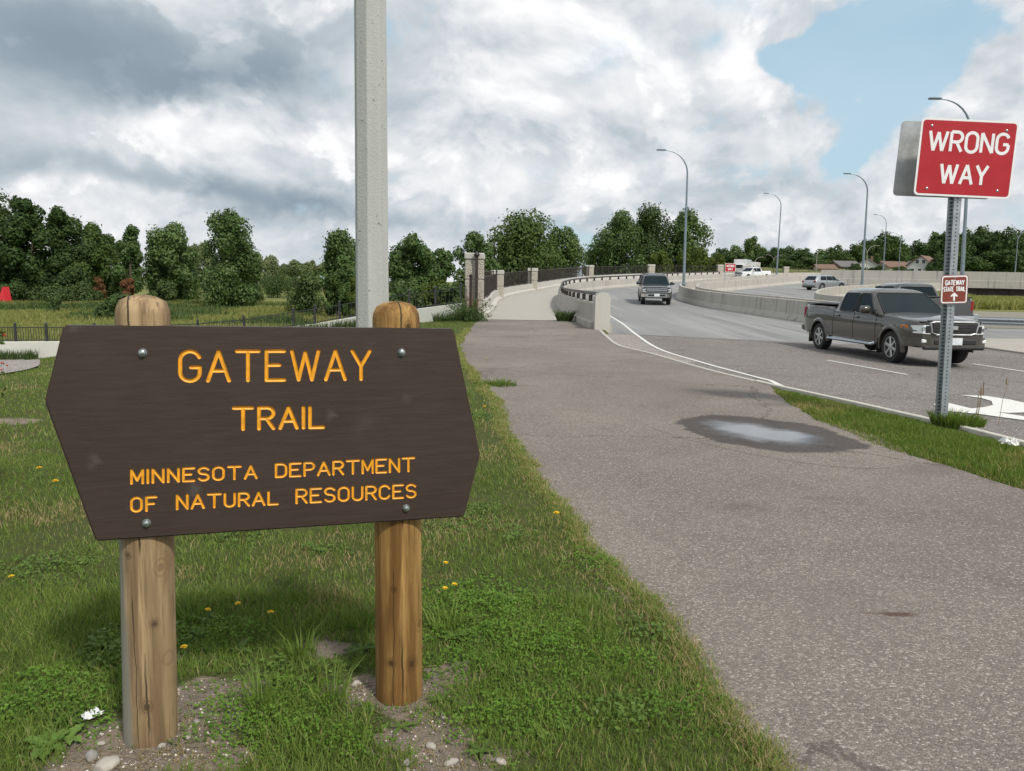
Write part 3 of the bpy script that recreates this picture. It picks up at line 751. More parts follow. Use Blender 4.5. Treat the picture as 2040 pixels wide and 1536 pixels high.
# kerb along the near road edge
b = MB(); pathp = [Vector((x, y, 0)) for x, y in curb]
pp = catmull([(x, y) for x, y in curb], 6)
b.sweep([(-.055, -.5), (-.055, .010), (-.04, .022), (.045, .022), (.065, -.02), (.065, -.5)], [(p[0], p[1], 0) for p in pp])
o = b.build('curb', m_curb, smooth=True); tag(o, kind='structure')
b = MB(); b.sweep([(-.010, -.02), (-.010, .032), (.0, .038), (.048, .038), (.058, .030), (.058, -.02)], [(float(curb_x(y)), y, 0) for y in np.arange(11.6, -5, -.3)])
o = b.build('curb_painted_edge', m_edge); tag(o, kind='structure')
# concrete gutter apron between kerb and line
gp = [(1213, 630), (1240, 647), (1266, 668), (1305, 694), (1340, 708), (1300, 704), (1240, 689), (1216, 674), (1200, 660)]
b = MB(); vs = []
for q in np.linspace(0, 1, 14):
    yq = 24.2 - q * 8.5; xl_ = float(curb_x(yq)) + .08; xs_ = np.interp(yq, [p[1] for p in ep][::-1], [p[0] for p in ep][::-1]); xr_ = max(float(xs_) - .09, xl_ + .01)
    for x in (xl_, xr_): vs.append((x, yq, float(road_z(x, yq)) + .006))
b.add(vs, [(2 * i, 2 * i + 1, 2 * i + 3, 2 * i + 2) for i in range(13)]); o = b.build('gutter_apron', m_walk); tag(o, kind='structure')
# island with guardrail on the right side of the road
def islz(x, y): return float(road_z(x, y)) + .13
b = MB(); ring = [(14.5, -6), (14.35, 10), (14.4, 18), (14.4, 24.5), (15.2, 27.2), (18.5, 29.4), (24, 31), (60, 34), (60, -6)]
pts = [Vector((x, y, islz(14.6, min(y, 24)))) for x, y in ring]
b.prism([(p.x, p.y, -.8) for p in pts], (0, 0, -.8), (0, 0, -.8 + .8 - .27))
o = b.build('island_pavement', m_slab); tag(o, kind='structure')

def barrier(name, cx, cy, label, y0, y1, h=.95, lean=True, zf=road_z, group='concrete barriers of the ramps'):
    t = thing(name, label, 'barrier', (float(np.interp(y0, cy, cx)), y0, 0), group=group)
    path = curve_path(cx, cy, zf, y0, y1)
    base = Vector(t.location)
    path = [(p[0] - base.x, p[1] - base.y, p[2]) for p in path]
    prof = [(-.30, -.6), (-.30, .02), (-.27, .10), (-.14, .32), (-.10, h - .02), (-.08, h), (.08, h), (.10, h - .02), (.14, .32), (.27, .10), (.30, .02), (.30, -.6)]
    b = MB(); b.sweep(prof, path); b.build('wall_body', m_conc, t, smooth=True, angle=25)
    # rounded end blocks are part of the sweep; vertical pour joints are thin recess strips
    jp = None; acc = 0
    for a, c in zip(path[:-1], path[1:]):
        a, c = Vector(a), Vector(c); acc += (c - a).length
        if acc > 6.5:
            acc = 0; d = (c - a); d.z = 0; d.normalize(); n = Vector((d.y, -d.x, 0))
            for s in (-1, 1):
                if jp is None:
                    j = MB(); j.box((0, 0, 0), (.012, .03, .58)); jp = q = j.build('pour_joint', m_rock_g, t)
                else: q = jp.copy(); COL.objects.link(q)
                q.location = a + n * s * .108 + Vector((0, 0, .64)); q.rotation_euler = (0, 0, math.atan2(d.y, d.x))
    return t
barrier('concrete_barrier', C2x, C2y, 'long pale concrete barrier bounding the near road, lamp post standing at its curved tip', 32, 150)
barrier('concrete_barrier', C3x, C3y, 'second concrete barrier just inside the first, bounding the ramp of the silver wagon', 33, 138)
barrier('concrete_barrier', C4x, C4y, 'innermost curved concrete barrier to the right of the silver wagon, partly behind the taupe pickup', 36, 86)

# wall between trail and road with a metal hand rail on stubby posts
t = thing('trail_wall', 'curving concrete wall with squared end block and dark rail, between trail and road', 'wall', (C1[0][0], C1[0][1], 0))
path = [(p[0] - t.location.x, p[1] - t.location.y, p[2]) for p in curve_path(C1x, C1y, lambda x, y: rampz(y), 24.9, 172)]
path = [(0.01, .35, 0)] + path[1:]
b = MB(); b.sweep([(-.36, -.7), (-.36, .20), (-.24, .24), (-.22, .80), (-.19, .82), (.17, .82), (.20, .80), (.24, .3), (.36, .12), (.36, -.7)], path)
b.build('wall_body', m_conc, t, smooth=True, angle=25)
b = MB(); b.sweep([(-.24, -.4), (-.24, 1.02), (-.14, 1.16), (.15, 1.16), (.24, 1.02), (.24, -.4)], [(0, 0, 0), (-.01, .62, 0)]); b.build('end_block', m_conc_l, t)
b = MB(); acc = 9; rp = []
pr = curve_path(C1x, C1y, lambda x, y: rampz(y), 24.9, 110)
pr = [Vector((p[0] - t.location.x - .02, p[1] - t.location.y, p[2])) for p in pr]
pr2 = [pr[0]]
for q in pr[1:]:
    while (q - pr2[-1]).length > .75: pr2.append(pr2[-1] + (q - pr2[-1]).normalized() * .75)
b = MB(); b.tube([Vector((0, .6, 1.10))] + [p + Vector((0, 0, 1.12)) for p in pr2], .062, 8); b.build('hand_rail', m_iron, t, smooth=True)
proto_post = None
for k in range(0, len(pr2), 3):
    p = pr2[k]
    if proto_post is None:
        b = MB(); b.box((0, 0, .93), (.12, .10, .24)); b.box((0, 0, .835), (.26, .16, .02)); b.box((.055, 0, .95), (.02, .16, .25))
        proto_post = b.build('rail_post', m_iron, t); q = proto_post
    else:
        q = proto_post.copy(); COL.objects.link(q)
    q.location = p; d = pr2[min(k + 1, len(pr2) - 1)] - pr2[max(k - 1, 0)]; q.rotation_euler = (0, 0, math.atan2(d.y, d.x) - PI / 2)

# outer parapet of the trail bridge
pt = thing('bridge_parapet', 'low pale concrete parapet wall along the outer side of the rising trail', 'wall', (PW[0][0], PW[0][1], 0))
path = [(p[0] - pt.location.x, p[1] - pt.location.y, p[2]) for p in curve_path(PWx, PWy, lambda x, y: rampz(y), 29.6, 175)]
b = MB(); b.sweep([(-.22, -4.5), (-.22, .62), (.14, .62), (.16, .22), (.42, .14), (.42, -4.5)], path); b.build('wall_body', m_conc_l, pt, smooth=True, angle=25)
def stone_pillar(loc, h, wd, label, rz=0, end=False):
    t = thing('stone_pillar', label, 'pillar', loc, rz, 'stone pillars of the bridge fence')
    b = MB(); cap = .26 if end else .30
    segs = [(-.3, h * .28), (h * .28 + .02, h * .60), (h * .60 + .02, h - cap)] if end else [(-.3, .85), (.87, h - cap)]
    for z0, z1 in segs: b.rbox((0, 0, (z0 + z1) / 2), (wd, wd, z1 - z0), .025)
    b.build('shaft', m_stone, t)
    b = MB(); b.rbox((0, 0, h - cap / 2 + .01), (wd + .06, wd + .06, cap - .02), .03); b.build('cap', m_conc_l, t)
    b = MB()
    for z0, z1 in segs: b.box((0, 0, z1 + .01), (wd - .05, wd - .05, .022))
    b.build('mortar_joint', m_rock_g, t)
    return t
pil = [(-1.5, 29.7, 2.52, .70, 'tall rough stone end pillar beside the big weed, dark fence post in front'),
       (-1.1, 53, 1.95, .82, 'short stone pillar, second along the trail after the tall end pillar'), (1.6, 66, 1.92, .82, 'stone pillar third from the tall end pillar, left of the trail bend'),
       (9.2, 94, 1.92, .85, 'stone pillar just left of the big tree clump, fourth along the trail'), (20.4, 115.6, 1.92, 1.0, 'stone pillar above the dark pickup with the topper'),
       (35, 132, 1.92, 1.0, 'stone pillar left of the small distant red sign'), (50, 143, 1.95, .9, 'stone pillar behind the second tall lamp post'), (71, 159, 1.95, .9, 'farthest stone pillar near the brown houses')]
for x, y, h, wd, lb in pil:
    stone_pillar((x, y, float(rampz(y)) if y > 31 else 0), h, wd, lb, end=(y < 31))
# iron picket fence spans between the pillars
def picket_span(a, c, n_int, label, h=1.18, zbase=.62, cx=PWx, cy=PWy, m_=m_iron, group='iron picket fence spans on the bridge', pick=.125, name='picket_fence'):
    x0, y0 = a; y1 = c[1]
    t = thing(name, label, 'fence', (x0, y0, float(rampz(y0)) + zbase), group=group)
    ysn = np.linspace(y0 + .45, y1 - .45, 40); P = [Vector((float(np.interp(y, cy, cx)) - x0, y - y0, float(rampz(y) - rampz(y0)))) for y in ysn]
    for hh, nm in ((.08, 'bottom_rail'), (h - .1, 'top_rail')):
        b = MB(); b.tube([p + Vector((-.02, 0, hh)) for p in P], .028, 6); b.build(nm, m_, t)
    tot = [0]
    for q, r in zip(P[:-1], P[1:]): tot.append(tot[-1] + (r - q).length)
    L = tot[-1]
    def along(s):
        i = min(int(np.searchsorted(tot, s, 'right')) - 1, len(P) - 2); u = (s - tot[i]) / (tot[i + 1] - tot[i]); return P[i].lerp(P[i + 1], u)
    b = MB(); n = int(L / pick)
    for k in range(n + 1):
        p = along(L * k / n); b.box(p + Vector((-.02, 0, h / 2 - .01)), (.018, .018, h - .16))
    b.build('pickets', m_, t)
    for k in range(n_int + 1):
        p = along(L * k / n_int); b = MB(); b.box(p + Vector((-.02, 0, h / 2 + .02)), (.07, .07, h + .06)); b.lathe([(.0, 0), (.05, .02), (.065, .07), (.05, .12), (.01, .15)], p + Vector((-.02, 0, h + .04)), n=6)
        b.build('post', m_, t)
    return t
lbl = ['dark picket fence span between the tall end pillar and the next pillar', 'dark picket fence span between the second and third pillars', 'dark picket fence span left of the tree clump pillar',
       'dark picket fence span in front of the large tree clump', 'dark picket fence span behind the dark pickup topper', 'dark picket fence span behind the white pickup', 'dark picket fence span at the far end of the bridge']
nn = [9, 6, 9, 9, 8, 6, 7]
for k in range(7):
    picket_span(pil[k][:2], pil[k + 1][:2], nn[k], lbl[k], pick=.14 if k < 3 else .2)
# single dark post in front of the tall pillar
t = thing('fence_post', 'tall dark iron post with ball finial standing in front of the tall stone pillar', 'post', (-1.48, 29.2, 0))
b = MB(); b.box((0.08, 0, 1.18), (.10, .10, 2.36)); b.build('shaft', m_iron, t)
b = MB(); b.lathe([(.03, 2.36), (.09, 2.38), (.11, 2.46), (.08, 2.53), (.0, 2.56)], (.08, 0, 0), n=10); b.build('finial', m_iron, t, smooth=True)
t = thing('fence_post', 'shorter dark iron post leaning against the tall post at the stone pillar', 'post', (-1.55, 29.0, 0))
b = MB(); b.box((-.06, -.0, .8), (.10, .10, 1.6)); b.build('shaft', m_iron, t)
b = MB(); b.lathe([(.03, 1.6), (.06, 1.62), (.07, 1.68), (.0, 1.73)], (-.06, 0, 0), n=10); b.build('finial', m_iron, t, smooth=True)

# low white wall with black railing running down to the left
LW = [(925, 640, 603, 572, 29.4), (815, 650, 617, 586, 30.2), (711, 662, 630, 602, 31.0), (628, 672, 645, 616, 31.2), (585, 678, 650, 622, 31.2), (487, 688, 664, 637, 31), (396, 694, 672, 645, 30.8), (250, 698, 680, 652, 30.4), (95, 700, 680, 652, 30), (-60, 702, 681, 653, 29.8), (-260, 704, 683, 655, 29.6)]
W3 = []
for px, yb, yw, yt, d in LW:
    a, bq, c = at_y(px, yb, d), at_y(px, yw, d), at_y(px, yt, d); W3.append((a.x, a.y, bq.z, c.z))
t = thing('retaining_wall', 'low whitewashed concrete wall stepping down the slope below the black railing', 'wall', (W3[0][0], W3[0][1], 0))
ox, oy = W3[0][:2]
b = MB(); vs = []
for x, y, zw, zt in W3:
    for dy, z in ((-.12, -3), (-.12, zw - .015), (-.10, zw), (.10, zw), (.12, zw - .015), (.12, -3)): vs.append((x - ox, y - oy + dy, z))
b.add(vs, [(i * 6 + k, (i + 1) * 6 + k, (i + 1) * 6 + (k + 1) % 6, i * 6 + (k + 1) % 6) for i in range(len(W3) - 1) for k in range(6)] + [(0, 1, 2, 3, 4, 5), tuple((len(W3) - 1) * 6 + k for k in range(6))])
b.build('wall_body', concrete_mat('whitewashed_concrete', (.60, .60, .55), .12), t)
t = thing('railing', 'black iron railing with ball topped posts on the low white wall', 'fence', (ox, oy, 0))
P = [Vector((x - ox, y - oy, 0)) for x, y, _, _ in W3]
def wl_(pxq):
    xs = [q[0] for q in LW][::-1]; f = lambda k: float(np.interp(pxq, xs, [W[k] for W in W3][::-1]))
    return f(0) - ox, f(1) - oy, f(2), f(3)
for fr, nm in ((1.0, 'top_rail'), (.10, 'bottom_rail')):
    b = MB(); b.tube([Vector((wl_(q)[0], wl_(q)[1], wl_(q)[2] + (wl_(q)[3] - wl_(q)[2]) * fr)) for q in range(918, -250, -24)], .02, 6); b.build(nm, m_iron_b, t)
b = MB(); xw = wl_(918)[0]; q = 918.0
while q > -240:
    x, y, zw, zt = wl_(q); b.box((x, y, (zw + zt) / 2 + .02), (.014, .014, zt - zw)); q -= 5.2 if q < 560 else 7.5
b.build('pickets', m_iron_b, t)
for q in (918, 868, 815, 760, 711, 677, 628, 585, 487, 396, 280, 190, 95, 33, -60, -150):
    x, y, zw, zt = wl_(q); b = MB(); b.box((x, y, (zw + zt) / 2 + .03), (.075, .075, zt - zw + .1)); b.lathe([(.0, 0), (.045, .01), (.055, .05), (.045, .09), (.0, .11)], (x, y, zt + .08), n=8); b.build('post', m_iron_b, t)
# grey side path in the lawn at far left
sp_ = [(-120, 712), (-20, 712), (40, 713), (72, 718), (80, 726), (66, 736), (30, 744), (-20, 751), (-120, 762)]
b = MB(); P = []
for q in sp_:
    z = -.8
    for _ in range(20):
        p = at_z(q[0], q[1], z); z = .5 * z + .5 * float(ground_z(p.x, p.y))
    P.append(p)
cx_ = sum((p for p in P), Vector()) / len(P)
vs = []; cxs = catmull([(p.x, p.y) for p in P], 5); nr = 8
for r_ in range(nr + 1):
    for c_ in cxs:
        x = cx_.x + (c_[0] - cx_.x) * (r_ / nr); y = cx_.y + (c_[1] - cx_.y) * (r_ / nr); vs.append((x, y, float(ground_z(x, y)) + .03))
n_ = len(cxs)
b.add(vs, [(r_ * n_ + k, r_ * n_ + (k + 1) % n_, (r_ + 1) * n_ + (k + 1) % n_, (r_ + 1) * n_ + k) for r_ in range(1, nr) for k in range(n_)] + [tuple(n_ + k for k in range(n_))])
SIDEPATH = [(p.x, p.y) for p in P]
o = b.build('side_path', m_walk, smooth=True); tag(o, kind='structure')

# puddle on the trail
b = MB(); vs = [(PUD[0], PUD[1], .0078)]; NR, NA = 10, 40
for r_ in range(1, NR + 1):
    for k in range(NA):
        a = 2 * PI * k / NA; rr = r_ / NR * (1 + .05 * math.sin(3 * a + 1)); x, y = 1.0 * rr * math.cos(a), 1.5 * rr * math.sin(a); ca, sa = math.cos(rad(26)), math.sin(rad(26))
        vs.append((PUD[0] + x * ca - y * sa, PUD[1] + x * sa + y * ca, .0078))
b.add(vs, [(0, 1 + k, 1 + (k + 1) % NA) for k in range(NA)] + [(1 + (r_ - 1) * NA + k, 1 + r_ * NA + k, 1 + r_ * NA + (k + 1) % NA, 1 + (r_ - 1) * NA + (k + 1) % NA) for r_ in range(1, NR) for k in range(NA)])
o = b.build('puddle', m_pud); tag(o, 'shallow bright puddle on the asphalt trail ringed by dark wet asphalt', kind='structure')

# ------------------------------------------------------------------ far overpass, guardrail
t = thing('overpass', 'far overpass with pale concrete parapet above a dark steel girder, right side', 'bridge', (34, 80, 0))
op = [(0, 6, 1.95), (14, 0.0, 1.9), (30, -6, 1.7), (50, -13, 1.45), (95, -26, 1.0)]
op = [(p[0], p[1], p[2]) for p in catmull(op, 6)]
b = MB(); b.sweep([(-.2, 0), (-.2, 1.42), (.2, 1.42), (.22, .52), (.26, .50), (.26, .0)], op); b.build('parapet', m_conc, t, smooth=True, angle=20)
b = MB(); b.sweep([(-9, -.25), (-9, -.02), (.32, -.02), (.32, -.25)], op); b.build('deck_edge', m_conc, t)
b = MB(); b.sweep([(-.1, -1.35), (-.1, -.25), (.0, -.25), (.0, -1.22), (.22, -1.24), (.22, -1.35)], op); 
b.build('girder', m_rustg, t)
b = MB()
for k in range(2, len(op) - 1):
    p = Vector(op[k]); b.box(p + Vector((0, -.12, -.8)), (.03, .18, .9))
b.build('stiffener', m_iron, t)
for k in (5, 14, 22):
    p = Vector(op[k]); b = MB(); b.rbox(p + Vector((.8, 3.5, -3.3)), (1.2, 5.5, 4.1), .05); b.build('pier', m_conc, t)
t = thing('retaining_wall', 'low concrete edging wall between the guardrail and the grass under the overpass', 'wall', (17, 44, 0))
b = MB(); b.sweep([(-.15, -.8), (-.15, .30), (.15, .30), (.15, -.8)], [(-.2, -7.6, .16), (8, -8.6, .16), (20, -10.0, .12), (60, -13, 0)]); b.build('wall_body', m_slab, t)
t = thing('guardrail', 'galvanised steel guardrail on block posts beside the pale island pavement', 'guardrail', (18.5, 30.0, -.42)); t.scale = (1.0, 1.0, 1.05)
gr = [(-1.5, 2.4, 0), (2.1, .55, 0), (6, -1.6, 0), (12, -4.8, 0), (24, -10, 0)]
grc = catmull(gr, 8)
def wprof(z0): return [(0, z0), (.0, z0 + .04), (.075, z0 + .09), (.0, z0 + .155), (.075, z0 + .22), (0, z0 + .27), (0, z0 + .31), (-.012, z0 + .31), (-.012, z0 + .27), (.06, z0 + .22), (-.015, z0 + .155), (.06, z0 + .09), (-.012, z0 + .04), (-.012, z0)]
b = MB(); b.sweep([(a, c) for a, c in wprof(.45)], [tuple(p) for p in grc]); b.build('rail', m_galv, t, smooth=True, angle=50)
for k in (0, 4, 9, 15, 21, 26, 30):
    if k < len(grc):
        p = grc[k]; b = MB(); b.rbox((p[0] + .02, p[1] - .06, .42), (.20, .20, .86), .02); b.box((p[0] + .02, p[1] - .06, .01), (.34, .34, .03)); b.build('post', m_galv, t)
# ------------------------------------------------------------------ lettering (strokes in a box of height 1)
def arc(cx, cy, rx, ry, a0, a1, n=12): return [(cx + rx * math.cos(rad(a0 + (a1 - a0) * k / n)), cy + ry * math.sin(rad(a0 + (a1 - a0) * k / n))) for k in range(n + 1)]
def glyph(ch, w=.62):
    r = min(.30, w / 2)
    if ch == 'G': return [arc(w / 2, 1 - r, w / 2, r, 20, 180, 12) + arc(w / 2, r, w / 2, r, 180, 360, 14) + [(w, .46), (w * .55, .46)]]
    if ch == 'C': return [arc(w / 2, 1 - r, w / 2, r, 15, 180, 12) + arc(w / 2, r, w / 2, r, 180, 345, 12)]
    if ch == 'O': return [arc(w / 2, 1 - r, w / 2, r, 0, 180, 14) + arc(w / 2, r, w / 2, r, 180, 360, 14) + [(w, 1 - r)]]
    if ch == 'A': return [[(0, 0), (w / 2, 1), (w, 0)], [(w * .17, .34), (w * .83, .34)]]
    if ch == 'T': return [[(0, 1), (w, 1)], [(w / 2, 1), (w / 2, 0)]]
    if ch == 'E': return [[(w, 1), (0, 1), (0, 0), (w, 0)], [(0, .52), (w * .72, .52)]]
    if ch == 'F': return [[(w, 1), (0, 1), (0, 0)], [(0, .50), (w * .75, .50)]]
    if ch == 'W': return [[(0, 1), (w * .25, 0), (w * .5, .95), (w * .75, 0), (w, 1)]]
    if ch == 'Y': return [[(0, 1), (w / 2, .46), (w, 1)], [(w / 2, .46), (w / 2, 0)]]
    if ch == 'R': return [[(0, 0), (0, 1), (w * .55, 1)] + arc(w * .55, .745, w * .45, .255, 90, -90, 10) + [(0, .49)], [(w * .5, .49), (w, 0)]]
    if ch == 'P': return [[(0, 0), (0, 1), (w * .55, 1)] + arc(w * .55, .735, w * .45, .265, 90, -90, 10) + [(0, .47)]]
    if ch == 'D': return [[(0, 0), (0, 1), (w * .5, 1)] + arc(w * .5, .7, w * .5, .3, 90, 0, 6) + arc(w * .5, .3, w * .5, .3, 0, -90, 6) + [(0, 0)]]
    if ch == 'I': return [[(0, 0), (0, 1)]]
    if ch == 'L': return [[(0, 1), (0, 0), (w, 0)]]
    if ch == 'M': return [[(0, 0), (0, 1), (w / 2, .22), (w, 1), (w, 0)]]
    if ch == 'N': return [[(0, 0), (0, 1), (w, 0), (w, 1)]]
    if ch == 'U': return [[(0, 1), (0, r)] + arc(w / 2, r, w / 2, r, 180, 360, 12) + [(w, 1)]]
    if ch == 'S': return [arc(w / 2, .755, w / 2, .245, 25, 180, 10) + arc(w / 2, .755, w / 2, .245, 180, 262, 5) + arc(w / 2, .255, w / 2, .255, 82, -155, 16)]
    return []
WID = dict(G=.62, C=.6, O=.6, A=.68, T=.72, E=.60, F=.58, W=.92, Y=.64, R=.58, P=.56, D=.58, I=.0, L=.55, M=.62, N=.58, U=.58, S=.56)

# ------------------------------------------------------------------ trail sign
TS_L = at_z(301, 1462); TS_R = at_z(795, 1382)
pl_top = at_y(284, 588, TS_L.y - .0); pr_top = at_y(789, 601, TS_R.y)
fwd = ROT @ Vector((0, 0, -1)); rL, rR = .5 * 98 / 1530 * (TS_L - CAM).dot(fwd), .5 * 91 / 1530 * (TS_R - CAM).dot(fwd)
A_ = Vector((TS_L.x, TS_L.y - rL - .022, 0)); B_ = Vector((TS_R.x, TS_R.y - rR - .022, 0))
ex = (B_ - A_).normalized(); en = Vector((ex.y, -ex.x, 0)); O3 = A_.copy()
if en.y > 0: en = -en
def on_board(px, py):
    d = ray(px, py); t_ = (O3 - CAM).dot(en) / d.dot(en); p = CAM + d * t_; return ((p - O3).dot(ex), p.z)
hexa = [on_board(*q) for q in [(126, 648), (904, 655), (957, 906), (925, 1030), (190, 1079), (88, 800)]]
print('board', hexa, 'rL', rL, rR, TS_L, TS_R, pl_top, pr_top)
ts = thing('trail_sign', 'brown wooden trail sign with routed yellow lettering on two round timber posts', 'sign', (O3.x, O3.y, 0), math.atan2(ex.y, ex.x))
# local frame: x along board, y away from the viewer, z up
TH = .04
bm = bmesh.new()
f_ = [bm.verts.new((x, 0, z)) for x, z in hexa]; k_ = [bm.verts.new((x, TH, z)) for x, z in hexa]
bm.faces.new(f_); bm.faces.new(k_[::-1])
for i in range(6): bm.faces.new((f_[i], k_[i], k_[(i + 1) % 6], f_[(i + 1) % 6]))
bmesh.ops.recalc_face_normals(bm, faces=bm.faces)
bmesh.ops.bevel(bm, geom=list(bm.edges), offset=.005, segments=2, affect='EDGES')
me = bpy.data.meshes.new('board'); bm.to_mesh(me); bm.free(); me.materials.append(m_board); me.materials.append(m_yellow)
board = bpy.data.objects.new('board', me); COL.objects.link(board)
# cutters: round-nosed grooves along every stroke
def letters(words, strokeR, cut):
    for text, (bl, br, tl, tr), gaps in words:
        P0 = Vector(on_board(*bl)).to_2d() if False else Vector(on_board(*bl)); P1 = Vector(on_board(*br)); Q0 = Vector(on_board(*tl)); Q1 = Vector(on_board(*tr))
        tot = sum(WID[c] for c in text) + gaps * (len(text) - 1); x = 0
        for c in text:
            for st in glyph(c, WID[c] if WID[c] else .01):
                pts = []
                for gx, gy in st:
                    u = (x + gx) / tot; lo = P0.lerp(P1, u); hi = Q0.lerp(Q1, u); pts.append(lo.lerp(hi, gy))
                cut.append((pts, strokeR))
            x += WID[c] + gaps
cut = []
big = .0057; sm_ = .0039
words_big = [('GATEWAY', ((359, 759), (737, 755), (359, 700), (737, 699)), .26), ('TRAIL', ((466, 855), (644, 851), (466, 813), (644, 811)), .27)]
words_small = [('MINNESOTA', ((262, 963), (511, 952), (262, 937), (511, 928)), .28), ('DEPARTMENT', ((550, 950), (825, 938), (550, 925), (825, 912)), .24),
               ('OF', ((262, 1019), (311, 1016), (262, 992), (311, 990)), .30), ('NATURAL', ((353, 1014), (553, 1004), (353, 987), (553, 980)), .26), ('RESOURCES', ((591, 1002), (828, 990), (591, 975), (828, 965)), .25)]
letters(words_big, big, cut)
nb_big = len(cut); letters(words_small, sm_, cut)
def groove_cutter(cut, grow=0.0):
    bmc = bmesh.new()
    for pts, r in cut:
        r = r + grow
        clean = [pts[0]]
        for q in pts[1:]:
            if (q - clean[-1]).length > 1e-4: clean.append(q)
        for a, c in zip(clean[:-1], clean[1:]):
            d = (c - a).normalized(); n_ = Vector((-d.y, d.x))
            K = 8; prof = [(math.cos(PI * k / K), math.sin(PI * k / K)) for k in range(K + 1)]
            ring = []
            for q in (a, c):
                vs = [bmc.verts.new((q.x + n_.x * r * u, -.004 if False else v_ * r * .85, q.y + n_.y * r * u)) for u, v_ in prof]
                vs += [bmc.verts.new((q.x - n_.x * r, -.01, q.y - n_.y * r)), bmc.verts.new((q.x + n_.x * r, -.01, q.y + n_.y * r))]
                ring.append(vs)
            N_ = len(ring[0])
            for k in range(N_): bmc.faces.new((ring[0][k], ring[0][(k + 1) % N_], ring[1][(k + 1) % N_], ring[1][k]))
            bmc.faces.new(ring[0][::-1]); bmc.faces.new(ring[1])
        for q in clean:      # round ends
            K, A = 4, 14; rows = []
            for i in range(K):
                ph = PI / 2 * i / K
                rows.append([bmc.verts.new((q.x + r * .999 * math.cos(ph) * math.cos(2 * PI * k / A), r * .849 * math.sin(ph), q.y + r * .999 * math.cos(ph) * math.sin(2 * PI * k / A))) for k in range(A)])
            top = [bmc.verts.new((q.x + r * .999 * math.cos(2 * PI * k / A), -.0102, q.y + r * .999 * math.sin(2 * PI * k / A))) for k in range(A)]
            rows = [top] + rows; tip = bmc.verts.new((q.x, r * .849, q.y))
            for i in range(len(rows) - 1):
                for k in range(A): bmc.faces.new((rows[i][k], rows[i][(k + 1) % A], rows[i + 1][(k + 1) % A], rows[i + 1][k]))
            for k in range(A): bmc.faces.new((rows[-1][k], rows[-1][(k + 1) % A], tip))
            bmc.faces.new(top[::-1])
    bmesh.ops.recalc_face_normals(bmc, faces=bmc.faces)
    mc = bpy.data.meshes.new('cutter'); bmc.to_mesh(mc); bmc.free(); mc.materials.append(m_yellow)
    oc = bpy.data.objects.new('cutter', mc); COL.objects.link(oc); return oc
cutter = groove_cutter(cut)
md = board.modifiers.new('cut', 'BOOLEAN'); md.operation = 'DIFFERENCE'; md.object = cutter; md.solver = 'EXACT'; md.use_self = True; md.material_mode = 'TRANSFER'
bpy.context.view_layer.update()
dg = bpy.context.evaluated_depsgraph_get()
res = bpy.data.meshes.new_from_object(board.evaluated_get(dg), depsgraph=dg)
nY = sum(1 for p in res.polygons if res.materials[p.material_index] == m_yellow)
print('groove faces', nY, 'of', len(res.polygons))
board.modifiers.clear()
def split(res, keep_yellow, name, mat_):
    bmx = bmesh.new(); bmx.from_mesh(res)
    dele = [f for f in bmx.faces if (res.materials[f.material_index] == m_yellow) != keep_yellow]
    bmesh.ops.delete(bmx, geom=dele, context='FACES'); bmesh.ops.triangulate(bmx, faces=[f for f in bmx.faces if len(f.verts) > 4])
    m2 = bpy.data.meshes.new(name); bmx.to_mesh(m2); bmx.free(); m2.materials.clear(); m2.materials.append(mat_)
    for p in m2.polygons: p.material_index = 0
    return m2
board.data = split(res, False, 'board', m_board); board.parent = ts
let = bpy.data.objects.new('lettering', split(res, True, 'lettering', m_yellow)); COL.objects.link(let); let.parent = ts
bpy.data.objects.remove(cutter)
inv = ts.matrix_basis.inverted() if False else (Matrix.Translation((O3.x, O3.y, 0)) @ Matrix.Rotation(math.atan2(ex.y, ex.x), 4, 'Z')).inverted()
def timber_post(base, top, r, m_, label):
    b = MB(); base = inv @ Vector((base.x, base.y, 0)); top = inv @ top
    axis = (top - base); H = axis.length; rg = random.Random(int(r * 1e5)); NA = 40
    prof = [(r * 1.02, -.25), (r * 1.015, .0)] + [(r * (1.015 - .05 * k / 12), H * .92 * k / 12) for k in range(1, 13)] + [(r * .965, H - .055), (r * .93, H - .038), (r * .80, H - .016), (r * .5, H - .004), (r * .2, H + .001)]
    vs = []; ax = axis.normalized(); M = Vector((0, 0, 1)).rotation_difference(ax).to_matrix()
    ph = [rg.uniform(0, 6.28) for _ in range(5)]
    for rr, h in prof:
        for k in range(NA):
            a = 2 * PI * k / NA; q = rr * (1 + .012 * math.sin(2 * a + ph[0] + h) + .008 * math.sin(5 * a + ph[1] + 2 * h) + .006 * math.sin(9 * a + ph[2] - h))
            vs.append(M @ Vector((q * math.cos(a), q * math.sin(a), h)))
    F = [(i * NA + k, i * NA + (k + 1) % NA, (i + 1) * NA + (k + 1) % NA, (i + 1) * NA + k) for i in range(len(prof) - 1) for k in range(NA)] + [tuple((len(prof) - 1) * NA + k for k in range(NA))]
    b.add(vs, F); o = b.build('post', m_, ts, smooth=True, angle=50); o.location = base; o['label'] = label; return o
timber_post(TS_L, pl_top, rL, m_wood_p, 'pale weathered round timber post'); timber_post(TS_R, pr_top, rR, m_wood_a, 'amber stained round timber post')
for q in ((284, 703), (800, 702), (292, 1042), (809, 1012)):
    x, z = on_board(*q); b = MB(); b.lathe([(.0128, -.0005), (.0128, -.003), (.0118, -.0042), (.0105, -.0042), (.0105, -.006), (.0085, -.0105), (.004, -.0125), (.0005, -.013)], (x, 0, z), 'Y', 20)
    b.build('bolt', m_zinc, ts, smooth=True, angle=40)

